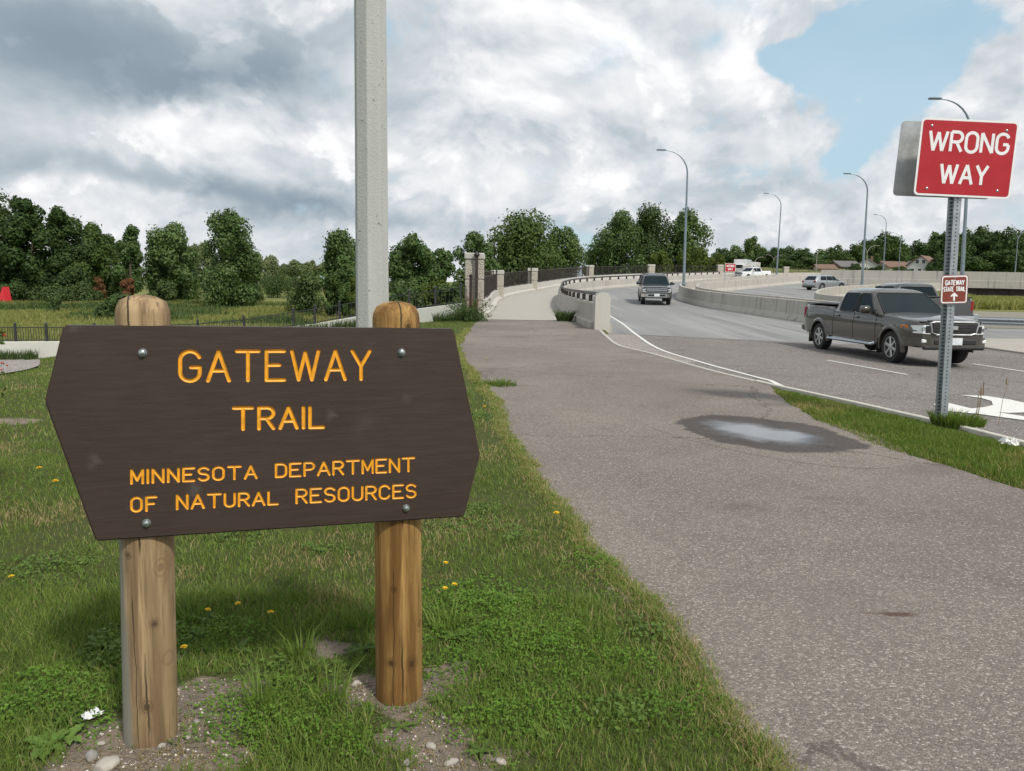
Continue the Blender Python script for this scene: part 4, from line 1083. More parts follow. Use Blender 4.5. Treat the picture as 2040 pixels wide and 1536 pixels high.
# ------------------------------------------------------------------ concrete light pole
LPb = at_z(744, 915)
lpz = thing('light_pole', 'tall octagonal concrete light pole with pitted surface, behind the brown trail sign', 'light pole', (LPb.x, LPb.y, 0), rad(-3))
rp0 = .5 * 62.5 / 1530 * (at_y(744, 640, LPb.y) - CAM).length * 1.03
b = MB(); prof = [(rp0 * 1.06, -.3)] + [(rp0 * (1.06 - .034 * h), h) for h in np.linspace(0, 9.5, 12)]
b.lathe(prof, n=8); bm = None
o = b.build('pole', m_polec, lpz)
md_ = o.modifiers.new('bevel', 'BEVEL'); md_.width = .006; md_.segments = 2
b = MB(); b.tube([(0, 0, 9.4), (.4, .1, 9.9), (1.2, .3, 10.2), (2.4, .6, 10.3)], [.07, .06, .05, .04], 8); b.build('arm', m_lampg, lpz, smooth=True)
b = MB(); b.rbox((2.75, .69, 10.3), (.7, .3, .12), .04, rad(14)); b.build('lamp_head', m_lampg, lpz)

# ------------------------------------------------------------------ flat painted sign faces
def flat_strokes(b, text, x0, x1, z0, z1, wd, y, gap=.24, ww=None):
    tot = sum(WID[c] for c in text) + gap * (len(text) - 1); sc = (x1 - x0) / tot; x = 0; k = 0
    for c in text:
        segs_ = []
        for st in glyph(c, WID[c] if WID[c] else .01):
            st = [q for i, q in enumerate(st) if i == 0 or (Vector(q) - Vector(st[i - 1])).length > 1e-3]
            cur = [st[0]]
            for i in range(1, len(st)):
                cur.append(st[i])
                if i < len(st) - 1:
                    a1, a2 = Vector(st[i]) - Vector(st[i - 1]), Vector(st[i + 1]) - Vector(st[i])
                    if a1.length > 1e-6 and a2.length > 1e-6 and a1.angle(a2) > rad(50):
                        segs_.append(cur); cur = [st[i]]
            segs_.append(cur)
        for st in segs_:
            pts = [Vector((x0 + (x + gx) * sc, z0 + gy * (z1 - z0))) for gx, gy in st]
            if c == 'I': pts = [Vector((p.x, p.y)) for p in pts]
            n = len(pts); L = []
            for i, p in enumerate(pts):
                d0 = (p - pts[i - 1]).normalized() if i else (pts[1] - p).normalized(); d1 = (pts[i + 1] - p).normalized() if i < n - 1 else d0
                t_ = (d0 + d1); t_ = t_.normalized() if t_.length > 1e-3 else d0; nn_ = Vector((-t_.y, t_.x)); cs = max(.42, nn_.dot(Vector((-d0.y, d0.x))))
                yy = y - .00012 * (k % 7)
                for s in (-1, 1): q = p + nn_ * s * wd / 2 / cs; L.append((q.x, yy, q.y))
            b.add(L, [(2 * i, 2 * i + 1, 2 * i + 3, 2 * i + 2) for i in range(n - 1)]); k += 1
        x += WID[c] + gap
def rrect(w_, h_, r, n=5, cx=0, cz=0):
    out = []
    for sx, sz, a0 in ((1, 1, 0), (-1, 1, 90), (-1, -1, 180), (1, -1, 270)):
        for k in range(n + 1):
            a = rad(a0 + 90 * k / n); out.append((cx + sx * (w_ / 2 - r) + r * math.cos(a), cz + sz * (h_ / 2 - r) + r * math.sin(a)))
    return out
def plate(b, pts, y0, y1): b.prism([(x, y0, z) for x, z in pts], (0, y0, 0), (0, y1, 0))

# WRONG WAY sign on perforated steel post
WB = at_z(1876, 848)
Wd = WB.y
c_tl, c_tr, c_bl, c_br = [at_y(px, py, Wd - .05) for px, py in ((1832, 234), (2026, 243), (1822, 389), (2013, 397))]
top_p = at_y(1914, 240, Wd); 
axis = (top_p - WB); lean = math.atan2(top_p.x - WB.x, top_p.z)
print('WW size', (c_tr - c_tl).length, (c_tl - c_bl).length, 'lean', lean, WB, top_p)
H_ = (c_tl - c_bl).length * .995
ws = thing('road_sign', 'red WRONG WAY sign with a small brown trail sign below on a perforated steel post', 'road sign', WB)
yaw = rad(-4)
ws.rotation_euler = (0, lean, 0)
Rinv = Matrix.Rotation(lean, 4, 'Y').inverted() @ Matrix.Translation(-WB)
def loc_of(px, py, dy=0): return Rinv @ at_y(px, py, Wd + dy)
b = MB()
hgt = loc_of(1914, 262).z
pwid = .066
prof = [(-pwid, .03), (-pwid, .012), (-pwid * .55, .008), (-.036, -.035), (.036, -.035), (pwid * .55, .008), (pwid, .012), (pwid, .03), (pwid * .9, .03), (pwid * .45, .02), (.028, -.026), (-.028, -.026), (-pwid * .45, .02), (-pwid * .9, .03)]
b.prism([(x, y, -.3) for x, y in prof], (0, 0, -.3), (0, 0, hgt)); post = b.build('post', m_galv, ws)
b = MB()
zz = .10
while zz < hgt - .05:
    b.box((0.0, -.0362, zz), (.011, .003, .011)); b.box((-.049, -.0105, zz), (.010, .016, .012), rad(-63)); zz += .038
b.build('post_holes', m_hole, ws)
b = MB(); b.prism([(x * .9, y + .07, -.3) for x, y in [(-.03, -.01), (.075, -.01), (.075, .01), (-.03, .01)]], (0, 0, -.3), (0, 0, hgt - .05)); b.build('rear_post', m_galv_d, ws)
cc_ = (c_tl + c_tr + c_bl + c_br) / 4; lc = Rinv @ cc_
Wd_ = (c_tr - c_tl).length * 1.0
panel = bpy.data.objects.new('sign_panel', None)
face = MB(); plate(face, rrect(Wd_, H_, .045), -.0022, .0015); pan = face.build('sign_panel', m_white, ws); 
tilt = math.atan2(c_tr.z - c_tl.z, c_tr.x - c_tl.x) + lean
pan.location = lc + Vector((0, -.012, 0)); pan.rotation_euler = (0, -tilt, 0)
b = MB(); plate(b, rrect(Wd_ - .04, H_ - .04, .032), -.0036, -.0024); b.build('red_face', m_red, pan)
b = MB(); lw_ = .0185 * Wd_ / .97 * 1.62; s_ = Wd_ / 196.0; hs = H_ / 156.0
flat_strokes(b, 'WRONG', -78 * s_, 81 * s_, 13 * hs, 52 * hs, lw_, -.0048, .22); flat_strokes(b, 'WAY', -48 * s_, 46 * s_, -52 * hs, -13 * hs, lw_, -.0048, .22); b.build('lettering', m_white, pan)
for qx, qz in ((-.39, .40), (.38, .38), (-.37, -.41), (.36, -.40)):
    b = MB(); b.lathe([(.013, -.0036), (.013, -.006), (.009, -.009), (.001, -.010)], (qx * Wd_, 0, qz * H_), 'Y', 12); b.build('bolt', m_zinc, pan, smooth=True)
# back to back panel seen from behind
bk = at_y(1795, 310, Wd + .55)
b = MB(); plate(b, rrect(Wd_ * .98, H_ * 1.0, .045), .0, .003); bp_ = b.build('rear_panel', m_galv_d, ws)
lk = Rinv @ bk; bp_.rotation_euler = (0, -tilt + .01, rad(-7)); bp_.location = Vector((lc.x - .085, .16, lc.z + .02))
# brown trail marker below
m_tl, m_tr, m_bl, m_br = [loc_of(px, py, -.06) for px, py in ((1876, 548), (1930, 548), (1872, 605), (1926, 605))]
mw = (m_tr - m_tl).length; mh = (m_tl - m_bl).length; mc_ = (m_tl + m_tr + m_bl + m_br) / 4
face = MB(); plate(face, rrect(mw, mh, .028), -.0015, .002); pn = face.build('marker_panel', m_brown, ws); pn.location = mc_; pn.rotation_euler = (0, lean * .45, 0)
b = MB(); plate(b, rrect(mw - .012, mh - .012, .026), -.0026, -.0016); b.build('border', m_white, pn)
b = MB(); plate(b, rrect(mw - .04, mh - .04, .018), -.0042, -.0028); b.build('brown_face', m_brown, pn)
b = MB(); u = mw / 54.0
flat_strokes(b, 'GATEWAY', -18.5 * u, 18.5 * u, 9 * u, 18 * u, .0102, -.0055, .20)
flat_strokes(b, 'STATE', -21.5 * u, -2 * u, -3.5 * u, 5 * u, .0096, -.0055, .24); flat_strokes(b, 'TRAIL', 3 * u, 21 * u, -3.5 * u, 5 * u, .0096, -.0055, .30)
b.build('lettering', m_white, pn)
b = MB(); plate(b, [(-1.8 * u, -24 * u), (1.8 * u, -24 * u), (1.8 * u, -13 * u), (6.8 * u, -14.8 * u), (6.8 * u, -12 * u), (0, -6 * u), (-6.8 * u, -12 * u), (-6.8 * u, -14.8 * u), (-1.8 * u, -13 * u)], -.0056, -.0046); b.build('arrow', m_white, pn)
for z_ in (mh / 2 - .03, -mh / 2 + .03):
    b = MB(); b.lathe([(.008, -.0056), (.006, -.009), (.001, -.010)], (0, 0, z_), 'Y', 10); b.build('bolt', m_zinc, pn)

# small distant wrong way sign
q = at_y(1455, 533, 73); gz = float(road_z(20.8, 73)) + .2
t = thing('road_sign', 'small distant red WRONG WAY sign on a thin post left of the white pickup', 'road sign', (q.x, 73, gz))
b = MB(); b.box((-.45, .05, (q.z - gz) / 2 + .2), (.07, .05, q.z - gz + .4)); b.build('post', m_galv, t)
b = MB(); plate(b, rrect(1.0, .78, .05, cz=q.z - gz), -.01, .01); pnl = b.build('sign_panel', m_white, t)
b = MB(); plate(b, rrect(.94, .72, .04, cz=q.z - gz), -.016, -.011); b.build('red_face', m_red, t)
b = MB(); zc = q.z - gz; flat_strokes(b, 'WRONG', -.36, .36, zc + .05, zc + .25, .035, -.02); flat_strokes(b, 'WAY', -.22, .22, zc - .25, zc - .05, .035, -.02); b.build('lettering', m_white, t)

# ------------------------------------------------------------------ street lamps
def street_lamp(px, top, base, d, arm_px, label, double=False, m_=m_lampg, r0=.11, armdir=-1, basez=None):
    b0 = at_y(px[1], base, d); t0 = at_y(px[0], top, d)
    t = thing('street_lamp', label, 'street lamp', (b0.x, d, b0.z), group='curved street lamps of the interchange')
    H = t0.z - b0.z; A = abs(arm_px) / 1530 * d; dxx = t0.x - b0.x
    b = MB(); hc = H - min(A * .75, 1.9); pts = [(0, 0, -.6), (0, 0, 0)] + [(dxx * k / 6 * .5, 0, hc * k / 6) for k in range(1, 7)]
    x0 = dxx * .5
    sides = (-1, 1) if double else (armdir,)
    b.tube(pts, [r0 * 1.15, r0 * 1.1] + [r0 * (1.05 - .45 * k / 6) for k in range(1, 7)], 8); b.build('pole', m_, t, smooth=True)
    b = MB(); b.lathe([(r0 * 1.9, -.05), (r0 * 1.9, .03), (r0 * 1.2, .06)], n=10); b.build('base_plate', m_, t)
    for s in sides:
        b = MB(); arcp = [(x0 + s * A * .78 * (1 - math.cos(a)), 0, hc + (H - hc) * math.sin(a)) for a in np.linspace(0, PI / 2, 9)]
        b.tube(arcp, [r0 * .6 - .03 * k / 8 * 1 for k in range(9)], 8); b.build('arm', m_, t, smooth=True)
        b = MB(); xe = x0 + s * A * .78; b.rbox((xe + s * A * .13, 0, H + .02), (A * .30, .26, .10), .035); b.build('lamp_head', m_, t)
    return t
street_lamp((1369, 1362), 300, 566, 61, 58, 'tall curved street lamp at the tip of the outer concrete barrier')
street_lamp((1558, 1547), 386, 547, 108, 33, 'curved street lamp behind the white pickup')
street_lamp((1728, 1717), 347, 568, 68, 46, 'curved street lamp rising from the innermost concrete barrier')
street_lamp((1766, 1759), 428, 546, 145, 25, 'curved street lamp standing just right of the innermost barrier lamp')
street_lamp((1794, 1790), 464, 546, 195, 20, 'slim street lamp left of the white house with brown roof')
street_lamp((1925, 1914), 198, 600, 43, 80, 'curved street lamp hidden behind the red sign, only its arm showing above')
m_lampt = plain('lamp_tan_metal', (.33, .31, .27), .5, .3)
street_lamp((2028, 2022), 460, 548, 160, 24, 'double armed street lamp at the right edge before the dark trees', True)
street_lamp((1727, 1726), 489, 548, 190, 22, 'double armed street lamp behind the innermost barrier lamp', True, m_lampt)
street_lamp((1627, 1626), 496, 545, 200, 22, 'single armed tan street lamp in front of the dark woods', False, m_lampt, .13, 1)
street_lamp((1541, 1541), 508, 548, 230, 15, 'small double armed street lamp left of the second tall lamp', True, m_lampt)
street_lamp((1503, 1503), 512, 546, 210, 16, 'small tan street lamp above the white pickup roof', False, m_lampt, .13, 1)
# ------------------------------------------------------------------ vehicles (x forward, z up, origin on the road under the middle)
def interp(pts, x): return float(np.interp(x, [p[0] for p in pts], [p[1] for p in pts]))
def vehicle(name, label, cat, P, loc, heading, scale=1.0, pitch=0.0, group=None):
    t = thing(name, label, cat, loc, heading, group); t.scale = (scale,) * 3; t.rotation_euler = (0, -pitch, heading)
    x0, x1, W = P['x0'], P['x1'], P['W']; r = P['r']; ax = P['axles']; ra = r * P.get('archk', 1.17); sill = P['sill']
    top = P['top']
    xs = list(np.linspace(x0, x1, 56))
    for a in ax: xs += [a + ra * math.cos(q) for q in np.linspace(0, PI, 15)] + [a - ra - .012, a + ra + .012]
    xs = sorted(set(round(x, 4) for x in xs if x0 <= x <= x1))
    def wx(x):
        f = max(0, (x - (x1 - .55)) / .55); g = max(0, ((x0 + .40) - x) / .40)
        return W * (1 - P.get('nose', .17) * f ** 2.2 - P.get('tail', .07) * g ** 2.5)
    def wz(z): return np.interp(z, [.2, .42, .62, .80, 1.0, 1.25], [.93, .965, .985, 1.0, .975, .925])
    def zb(x):
        for a in ax:
            if abs(x - a) < ra: return r + math.sqrt(max(ra * ra - (x - a) ** 2, 0))
        return interp(P['bot'], x)
    rows = [0, .12, .28, .46, .64, .80, .91, .97, 1.0]; tin = [0] * 6 + [.003, .012, .045]
    rings = []
    for x in xs:
        b_, tz = zb(x), interp(top, x); tz = max(tz, b_ + .06); w_ = wx(x); pl = []
        for f, ti in zip(rows, tin):
            z = b_ + (tz - b_) * f; pl.append((w_ * wz(z) - ti, z))
        yt = pl[-1][0]; cr = P.get('crown', .045)
        for f in (.86, .6, .3): pl.append((yt * f, tz + cr * (1 - f * f)))
        ring = [(x, y, z) for y, z in pl] + [(x, 0, tz + cr)] + [(x, -y, z) for y, z in pl[::-1]]
        rings.append(ring)
    b = MB(); n = len(rings[0]); vs = [v for rg in rings for v in rg]
    fs = [(i * n + k, i * n + k + 1, (i + 1) * n + k + 1, (i + 1) * n + k) for i in range(len(rings) - 1) for k in range(n - 1)]
    fs += [tuple(range(n)), tuple((len(rings) - 1) * n + k for k in range(n))[::-1]]
    b.add(vs, fs); body = b.build('body', P['paint'], t, smooth=True, angle=38)
    # dark chassis, wheel wells and floor
    b = MB(); b.box(((x0 + x1) / 2, 0, sill + .17), (x1 - x0 - .30, 2 * W * .76, .30)); 
    b.box(((x0 + x1) / 2, 0, sill + .32), (x1 - x0 - .5, 2 * W * .72, .5)); b.build('chassis', m_trim, t)
    # cab
    def greenhouse(G, nm, m_, glass=True, parent=t):
        xf0, xr0, xf1, xr1, zb0, zr, w0, w1 = G; rc = .13
        lev = [0, .25, .5, .75, .93, 1.0]; R = []
        def params(f):
            e = f; s_ = 0 if f < .93 else (.02 if f < .99 else .06)
            return xf0 + (xf1 - xf0) * e - s_, xr0 + (xr1 - xr0) * e + s_ * .7, w0 + (w1 - w0) * (e ** 1.15) - s_ * .8, zb0 + (zr - zb0) * f
        for f in lev:
            xf, xr, ww, z = params(f); ring = []
            for sx, sy, a0 in ((1, 1, 0), (-1, 1, 90), (-1, -1, 180), (1, -1, 270)):
                for k in range(5):
                    a = rad(a0 + 90 * k / 4); cx_ = (xf if sx > 0 else xr) - sx * rc; ring.append((cx_ + rc * math.cos(a), sy * (ww - rc) + rc * math.sin(a), z))
            R.append(ring)
        xf, xr, ww, z = params(1)
        for q, dz_ in ((.80, .03), (.45, .055)):
            R.append([((xf + xr) / 2 + (v[0] - (xf + xr) / 2) * (.5 + q / 2), v[1] * q, z + dz_) for v in R[5]])
        b = MB(); n = len(R[0]); b.add([v for rg in R for v in rg], [(i * n + k, i * n + (k + 1) % n, (i + 1) * n + (k + 1) % n, (i + 1) * n + k) for i in range(len(R) - 1) for k in range(n)] + [tuple((len(R) - 1) * n + k for k in range(n))])
        cab = b.build(nm, m_, parent, smooth=True, angle=40)
        if not glass: return params
        def pane(nm_, quad, th=.012):
            b = MB(); q = [Vector(v) for v in quad]; c = sum(q, Vector()) / len(q); nrm = (q[1] - q[0]).cross(q[2] - q[0]).normalized()
            if nrm.dot(c - Vector(((xf0 + xr0) / 2, 0, (zb0 + zr) / 2))) < 0: nrm = -nrm
            pts = []
            for i in range(4):
                a, m, d = q[i - 1], q[i], q[(i + 1) % 4]; r_ = .05
                u, v = m + (a - m).normalized() * r_, m + (d - m).normalized() * r_; pts += [u, (u + v + m * 2) / 4, v]
            b.prism([p + nrm * .003 for p in pts], (0, 0, 0), nrm * th); g = b.build(nm_, m_glass, cab)
            b = MB(); b.tube([p + nrm * (.003 + th) for p in pts] + [pts[0] + nrm * (.003 + th)], .014, 6, False); b.build('seal', m_trim, g); return g
        # side windows
        for s in (1, -1):
            for (a0_, a1_, c0_, c1_) in P['win']:
                f0, f1 = .06, .86
                def pt(f, xq): xf, xr, ww, z = params(f); return (xq, s * ww, z)
                pane('side_window', [pt(f0, a0_), pt(f0, a1_), pt(f1, c1_), pt(f1, c0_)], .004)
        def fr(f, y, front=True):
            xf, xr, ww, z = params(f); return ((xf if front else xr), y * (ww - .07), z)
        pane('windshield', [fr(.05, -1), fr(.05, 1), fr(.88, .98), fr(.88, -.98)], .008)
        pane('rear_window', [fr(.15, -.9, False), fr(.15, .9, False), fr(.85, .88, False), fr(.85, -.88, False)], .006)
        return params
    par = greenhouse(P['cab'], 'cab', P['paint'])
    if P.get('topper'):
        G = P['topper']; pw = P['win']; P2 = dict(P); 
        old = P['win']; P['win'] = P['topwin']; greenhouse(G, 'bed_topper', P['paint']); P['win'] = old
    # wheels
    for k, a in enumerate(ax):
        for s in (1, -1):
            b = MB(); wd_ = .235; yy = W - wd_ / 2 - .03
            b.lathe([(r * .60, -wd_ / 2 + .02), (r * .64, -wd_ / 2), (r * .93, -wd_ / 2), (r * .985, -wd_ / 2 + .03), (r, -wd_ / 2 + .06), (r, wd_ / 2 - .06), (r * .985, wd_ / 2 - .03), (r * .93, wd_ / 2), (r * .64, wd_ / 2), (r * .60, wd_ / 2 - .02)], (0, 0, 0), 'Y', 28)
            wh = b.build('wheel', m_tyre, t, smooth=True, angle=50); wh.location = (a, s * yy, r)
            yo = s * (wd_ / 2 - .005); b = MB()
            b.lathe([(r * .66, yo - s * .03), (r * .64, yo + s * .004), (r * .60, yo + s * .004), (r * .57, yo - s * .05), (r * .3, yo - s * .07), (.03, yo - s * .07)], (0, 0, 0), 'Y', 24)
            for j in range(P.get('spokes', 6)):
                an = 2 * PI * j / P.get('spokes', 6) + .3; M = Matrix.Rotation(an, 3, 'Y'); b.rbox(M @ Vector((r * .36, 0, 0)) + Vector((0, yo - s * .018, 0)), (r * .50, .035, r * .17), .01, rot=M)
            b.lathe([(r * .2, yo - s * .06), (r * .19, yo + s * .004), (r * .08, yo + s * .012)], (0, 0, 0), 'Y', 12)
            b.build('rim', m_alloy, wh, smooth=True, angle=30)
            b = MB(); b.lathe([(r * .565, yo - s * .045), (r * .1, yo - s * .046)], (0, 0, 0), 'Y', 20); b.build('rim_recess', m_trim, wh)
            # fender flare
            if P.get('flare', True):
                b = MB(); pts = [(a + (ra + .025) * math.cos(q), 0, r + (ra + .025) * math.sin(q)) for q in np.linspace(-.18, PI + .18, 20)]
                vs = []; 
                for q, pz in zip(np.linspace(-.18, PI + .18, 20), pts):
                    for rr, yo_ in ((-.03, -.10), (-.035, .022), (.0, .03), (.05, .012), (.065, -.03)):
                        vs.append((a + (ra + .01 + rr) * math.cos(q), s * (wx(a) * float(wz(min(pz[2], 1.0))) + yo_ * P.get('flarek', 1)), r + (ra + .01 + rr) * math.sin(q)))
                b.add(vs, [(i * 5 + j, i * 5 + j + 1, (i + 1) * 5 + j + 1, (i + 1) * 5 + j) for i in range(19) for j in range(4)])
                b.build('fender_flare', P['flaremat'], t, smooth=True, angle=60)
    # doors: seams and handles
    for s in (1, -1):
        for xd in P['seams']:
            b = MB()
            z0, z1 = interp(P['bot'], xd) + .05, interp(top, xd) - .03
            for i in range(6):
                za, zc = z0 + (z1 - z0) * i / 6, z0 + (z1 - z0) * (i + 1) / 6
                ya, yc_ = wx(xd) * float(wz(za)), wx(xd) * float(wz(zc)); zm = (za + zc) / 2
                b.box((xd, s * ((ya + yc_) / 2 + .001), zm), (.012, .008, (zc - za)))
            b.build('door_seam', m_trim, t)
    for s in (1, -1):
        for xd, zd in P['handles']:
            b = MB(); b.rbox((xd, s * (wx(xd) * float(wz(zd)) + .018), zd), (.20, .035, .045), .012); b.build('door_handle', P.get('handlemat', P['paint']), t)
        mx_, mz_ = P['mirror']; b = MB(); yw = W * .95
        b.rbox((mx_, s * (yw + .16), mz_ + .03), (.15, .27, .19), .05); b.box((mx_ + .01, s * (yw + .02), mz_ - .04), (.08, .12, .05)); b.build('mirror', P['mirmat'], t, smooth=True, angle=60)
    xn = x1
    def wrapped(nm, y0_, y1_, z0_, z1_, m_, out=.012, xq=None, th=.05, taper=0.0):
        """lens or panel following the rounded nose"""
        for s in (1, -1):
            b = MB(); N = 6; vs = []
            for i in range(N + 1):
                y = y0_ + (y1_ - y0_) * i / N; fr_ = min(max(y / (W * (1 - P.get('nose', .17))), 0), 1.5)
                # x of the nose at this half width
                xx = xn
                lim = W * (1 - P.get('nose', .17)) * .98
                if y > lim:
                    f = (max((1 - y / (W * .985)), 0) / P.get('nose', .17)) ** (1 / 2.2); xx = (x1 - .55) + .55 * f
                xx += out
                zt_ = z1_ - taper * i / N
                for zz in (z0_ + taper * .6 * i / N, zt_): vs.append((xx, s * y, zz)); 
                for zz in (z0_ + taper * .6 * i / N, zt_): vs.append((xx - th, s * (y), zz))
            b.add(vs, [(i * 4, i * 4 + 1, (i + 1) * 4 + 1, (i + 1) * 4) for i in range(N)] + [(i * 4 + 1, i * 4 + 3, (i + 1) * 4 + 3, (i + 1) * 4 + 1) for i in range(N)] + [(i * 4, (i + 1) * 4, (i + 1) * 4 + 2, i * 4 + 2) for i in range(N)] + [(0, 2, 3, 1), (N * 4, N * 4 + 1, N * 4 + 3, N * 4 + 2)])
            b.build(nm, m_, t)
    for args in P.get('wrap', []): wrapped(*args)
    for nm, m_, parts in P.get('extra', []):
        solo = nm in ('headlight_housing', 'headlight_bulb', 'running_board', 'tail_lamp', 'mud_flap', 'fog_light', 'roof_rail', 'grille_bar', 'hood_deflector', 'lower_grille')
        b = MB()
        for q in parts:
            if solo: b = MB()
            if q[0] == 'b': b.rbox(q[1], q[2], q[3])
            elif q[0] == 't': b.tube(q[1], q[2], 8)
            elif q[0] == 'p': b.prism(q[1], (0, 0, 0), q[2])
            if solo: b.build(nm, m_, t)
        if not solo: b.build(nm, m_, t)
    return t
def pickup_spec(paint_, grille='trapezoid', topper=False, chrome=False, rails=True):
    x1 = 2.78
    P = dict(x0=-2.80, x1=x1, W=.90, r=.385, axles=(1.80, -1.77), sill=.42, paint=paint_, flaremat=paint_, archk=1.2,
             top=[(-2.8, 1.20), (-2.76, 1.26), (-1.03, 1.245), (-1.0, 1.17), (1.1, 1.16), (1.35, 1.15), (1.9, 1.115), (2.45, 1.065), (2.66, 1.02), (2.75, .98), (2.78, .93)],
             bot=[(-2.8, .56), (-2.5, .46), (1.4, .42), (2.3, .44), (2.6, .47), (2.78, .52)],
             cab=(1.36, -1.04, .52, -.78, 1.12, 1.70, .862, .68), crown=.04,
             win=[(.98, .10, .56, .13), (.04, -.70, .06, -.66)], seams=(1.14, .07, -.98), handles=[(.22, 1.02), (-.76, 1.02)], mirror=(.86, 1.20), mirmat=paint_, spokes=6, nose=.20)
    P['wrap'] = [('headlight', .54, .885, .755, .965, m_lamp, .020, None, .09, .03), ('turn_signal', .868, .892, .78, .93, m_amber, .024, None, .05, 0), ('bumper', .0, .885, .46, .70, paint_ if not chrome else m_chrome, .10, None, .18, 0.03)]
    ex = [('headlight_housing', m_trim, [('b', (x1 + .012, s_ * .60, .86), (.05, .14, .17), .02) for s_ in (1, -1)]), ('headlight_bulb', m_chrome, [('b', (x1 + .03, s_ * .72, .87), (.03, .09, .09), .03) for s_ in (1, -1)]), ('grille', m_trim, [('b', (x1 + .02, 0, .88), (.07, 1.06, .24), .02)]),
          ('lower_grille', m_trim, [('b', (x1 + .095, 0, .585), (.04, 1.0, .12), .02), ('b', (x1 + .06, 0, .45), (.10, 1.45, .09), .03)]),
          ('hood_deflector', m_trim, [('b', (x1 - .02, 0, 1.04), (.11, 1.20, .045), .015), ('b', (x1 - .13, .66, 1.02), (.12, .14, .035), .012), ('b', (x1 - .13, -.66, 1.02), (.12, .14, .035), .012)]),
          ('license_plate', m_plate, [('b', (x1 + .125, 0, .60), (.012, .31, .16), .004)]),
          ('bed_cover', m_trim, [('b', (-1.9, 0, 1.30), (1.66, 1.62, .035), .01)]),
          ('tail_lamp', m_tail, [('b', (-2.755, .78, 1.02), (.10, .15, .34), .03), ('b', (-2.755, -.78, 1.02), (.10, .15, .34), .03)]),
          ('rear_bumper', m_chrome if chrome else paint_, [('b', (-2.86, 0, .60), (.20, 1.70, .20), .05)]),
          ('antenna', m_trim, [('t', [(1.45, -.80, 1.1), (1.35, -.82, 1.62)], .006)]),
          ('mud_flap', m_trim, [('b', (1.30, -.80, .38), (.015, .22, .36), .004), ('b', (1.30, .80, .38), (.015, .22, .36), .004), ('b', (-2.27, -.80, .38), (.015, .22, .36), .004), ('b', (-2.27, .80, .38), (.015, .22, .36), .004)])]
    if rails: ex += [('running_board', m_chrome, [('t', [(1.22, s * .91, .44), (1.1, s * .96, .40), (-1.05, s * .96, .40), (-1.18, s * .91, .44)], .042) for s in (1, -1)])]
    if grille == 'trapezoid':
        fr = []
        A = [(.66, 1.01), (.60, .79), (.46, .745), (-.46, .745), (-.60, .79), (-.66, 1.01), (-.55, 1.03), (.55, 1.03)]
        fr.append(('t', [(x1 + .035, y * .86, z) for y, z in A + [A[0]]], .022))
        ex.append(('grille_surround', m_alloy, fr))
        ex.append(('grille_bar', m_trim, [('b', (x1 + .055, 0, .90), (.02, .95, .02), .005), ('b', (x1 + .055, 0, .84), (.02, .92, .02), .005)]))
        ex.append(('grille_badge', m_chrome, [('b', (x1 + .07, 0, .90), (.015, .13, .09), .006)]))
        ex.append(('fog_light', m_lamp, [('b', (x1 + .055, .70, .60), (.05, .12, .09), .02), ('b', (x1 + .055, -.70, .60), (.05, .12, .09), .02)]))
    else:
        ex.append(('grille_bar', m_chrome, [('b', (x1 + .06, 0, .885), (.04, 1.12, .075), .01), ('b', (x1 + .05, 0, .985), (.04, 1.12, .05), .01), ('b', (x1 + .05, 0, .78), (.04, 1.12, .05), .01), ('b', (x1 + .05, .57, .9), (.03, .03, .22), .01), ('b', (x1 + .05, -.57, .9), (.03, .03, .22), .01)]))
    P['extra'] = ex
    if topper:
        P['topper'] = (-1.06, -2.78, -1.06, -2.62, 1.20, 1.74, .90, .72); P['topwin'] = [(-1.25, -2.55, -1.27, -2.45)]
    return P
def wagon_spec(paint_, L=4.7, H=1.5):
    h = L / 2
    return dict(x0=-h, x1=h, W=.89, r=.335, axles=(h - .95, -h + .98), sill=.24, paint=paint_, flaremat=m_greyp, flarek=.25, archk=1.16,
                top=[(-h, .88), (-h + .06, .98), (-h + .3, 1.0), (.9, .97), (1.2, .95), (h - .45, .84), (h - .12, .74), (h, .62)], bot=[(-h, .36), (-h + .3, .26), (h - .3, .26), (h, .34)],
                cab=(1.20, -h + .10, .38, -h + .52, .95, H - .055, .82, .62), crown=.03,
                win=[(.86, .12, .42, .14), (.06, -.68, .08, -.66), (-.76, -1.62, -.74, -1.38)], seams=(1.0, .09, -.72), handles=[(.2, .86), (-.62, .86)], mirror=(.78, 1.0), mirmat=paint_, nose=.22, tail=.16, spokes=5,
                wrap=[('headlight', .5, .86, .60, .73, m_lamp, .02, None, .12, .03), ('bumper', 0, .84, .26, .48, paint_, .05, None, .12, .02)],
                extra=[('grille', m_trim, [('b', (h + .01, 0, .66), (.05, .8, .12), .02)]), ('tail_lamp', m_tail, [('b', (-h + .03, s * .72, .86), (.14, .22, .20), .04) for s in (1, -1)]),
                       ('rear_bumper', m_greyp, [('b', (-h - .0, 0, .42), (.18, 1.6, .20), .06)]), ('license_plate', m_plate, [('b', (-h - .035, 0, .76), (.02, .32, .15), .004)]),
                       ('roof_rail', m_alloy, [('t', [(.3, s * .56, H - .05), (.25, s * .56, H + .02), (-1.4, s * .56, H + .02), (-1.5, s * .56, H - .05)], .018) for s in (1, -1)])])
def road_loc(x, y): return (x, y, float(road_z(x, y)) + .008)
def slope_pitch(x, y, hd):
    dx_, dy_ = math.cos(hd), math.sin(hd); return math.atan2(float(road_z(x + dx_ * 2, y + dy_ * 2)) - float(road_z(x - dx_ * 2, y - dy_ * 2)), 4)
hd = math.atan2(-3.56, .29)
vehicle('pickup_truck', 'dark taupe crew cab pickup with side step bars behind the red sign post', 'pickup truck', pickup_spec(m_taupe), road_loc(9.66, 20.05), hd, 1.0)
hd = rad(-97)
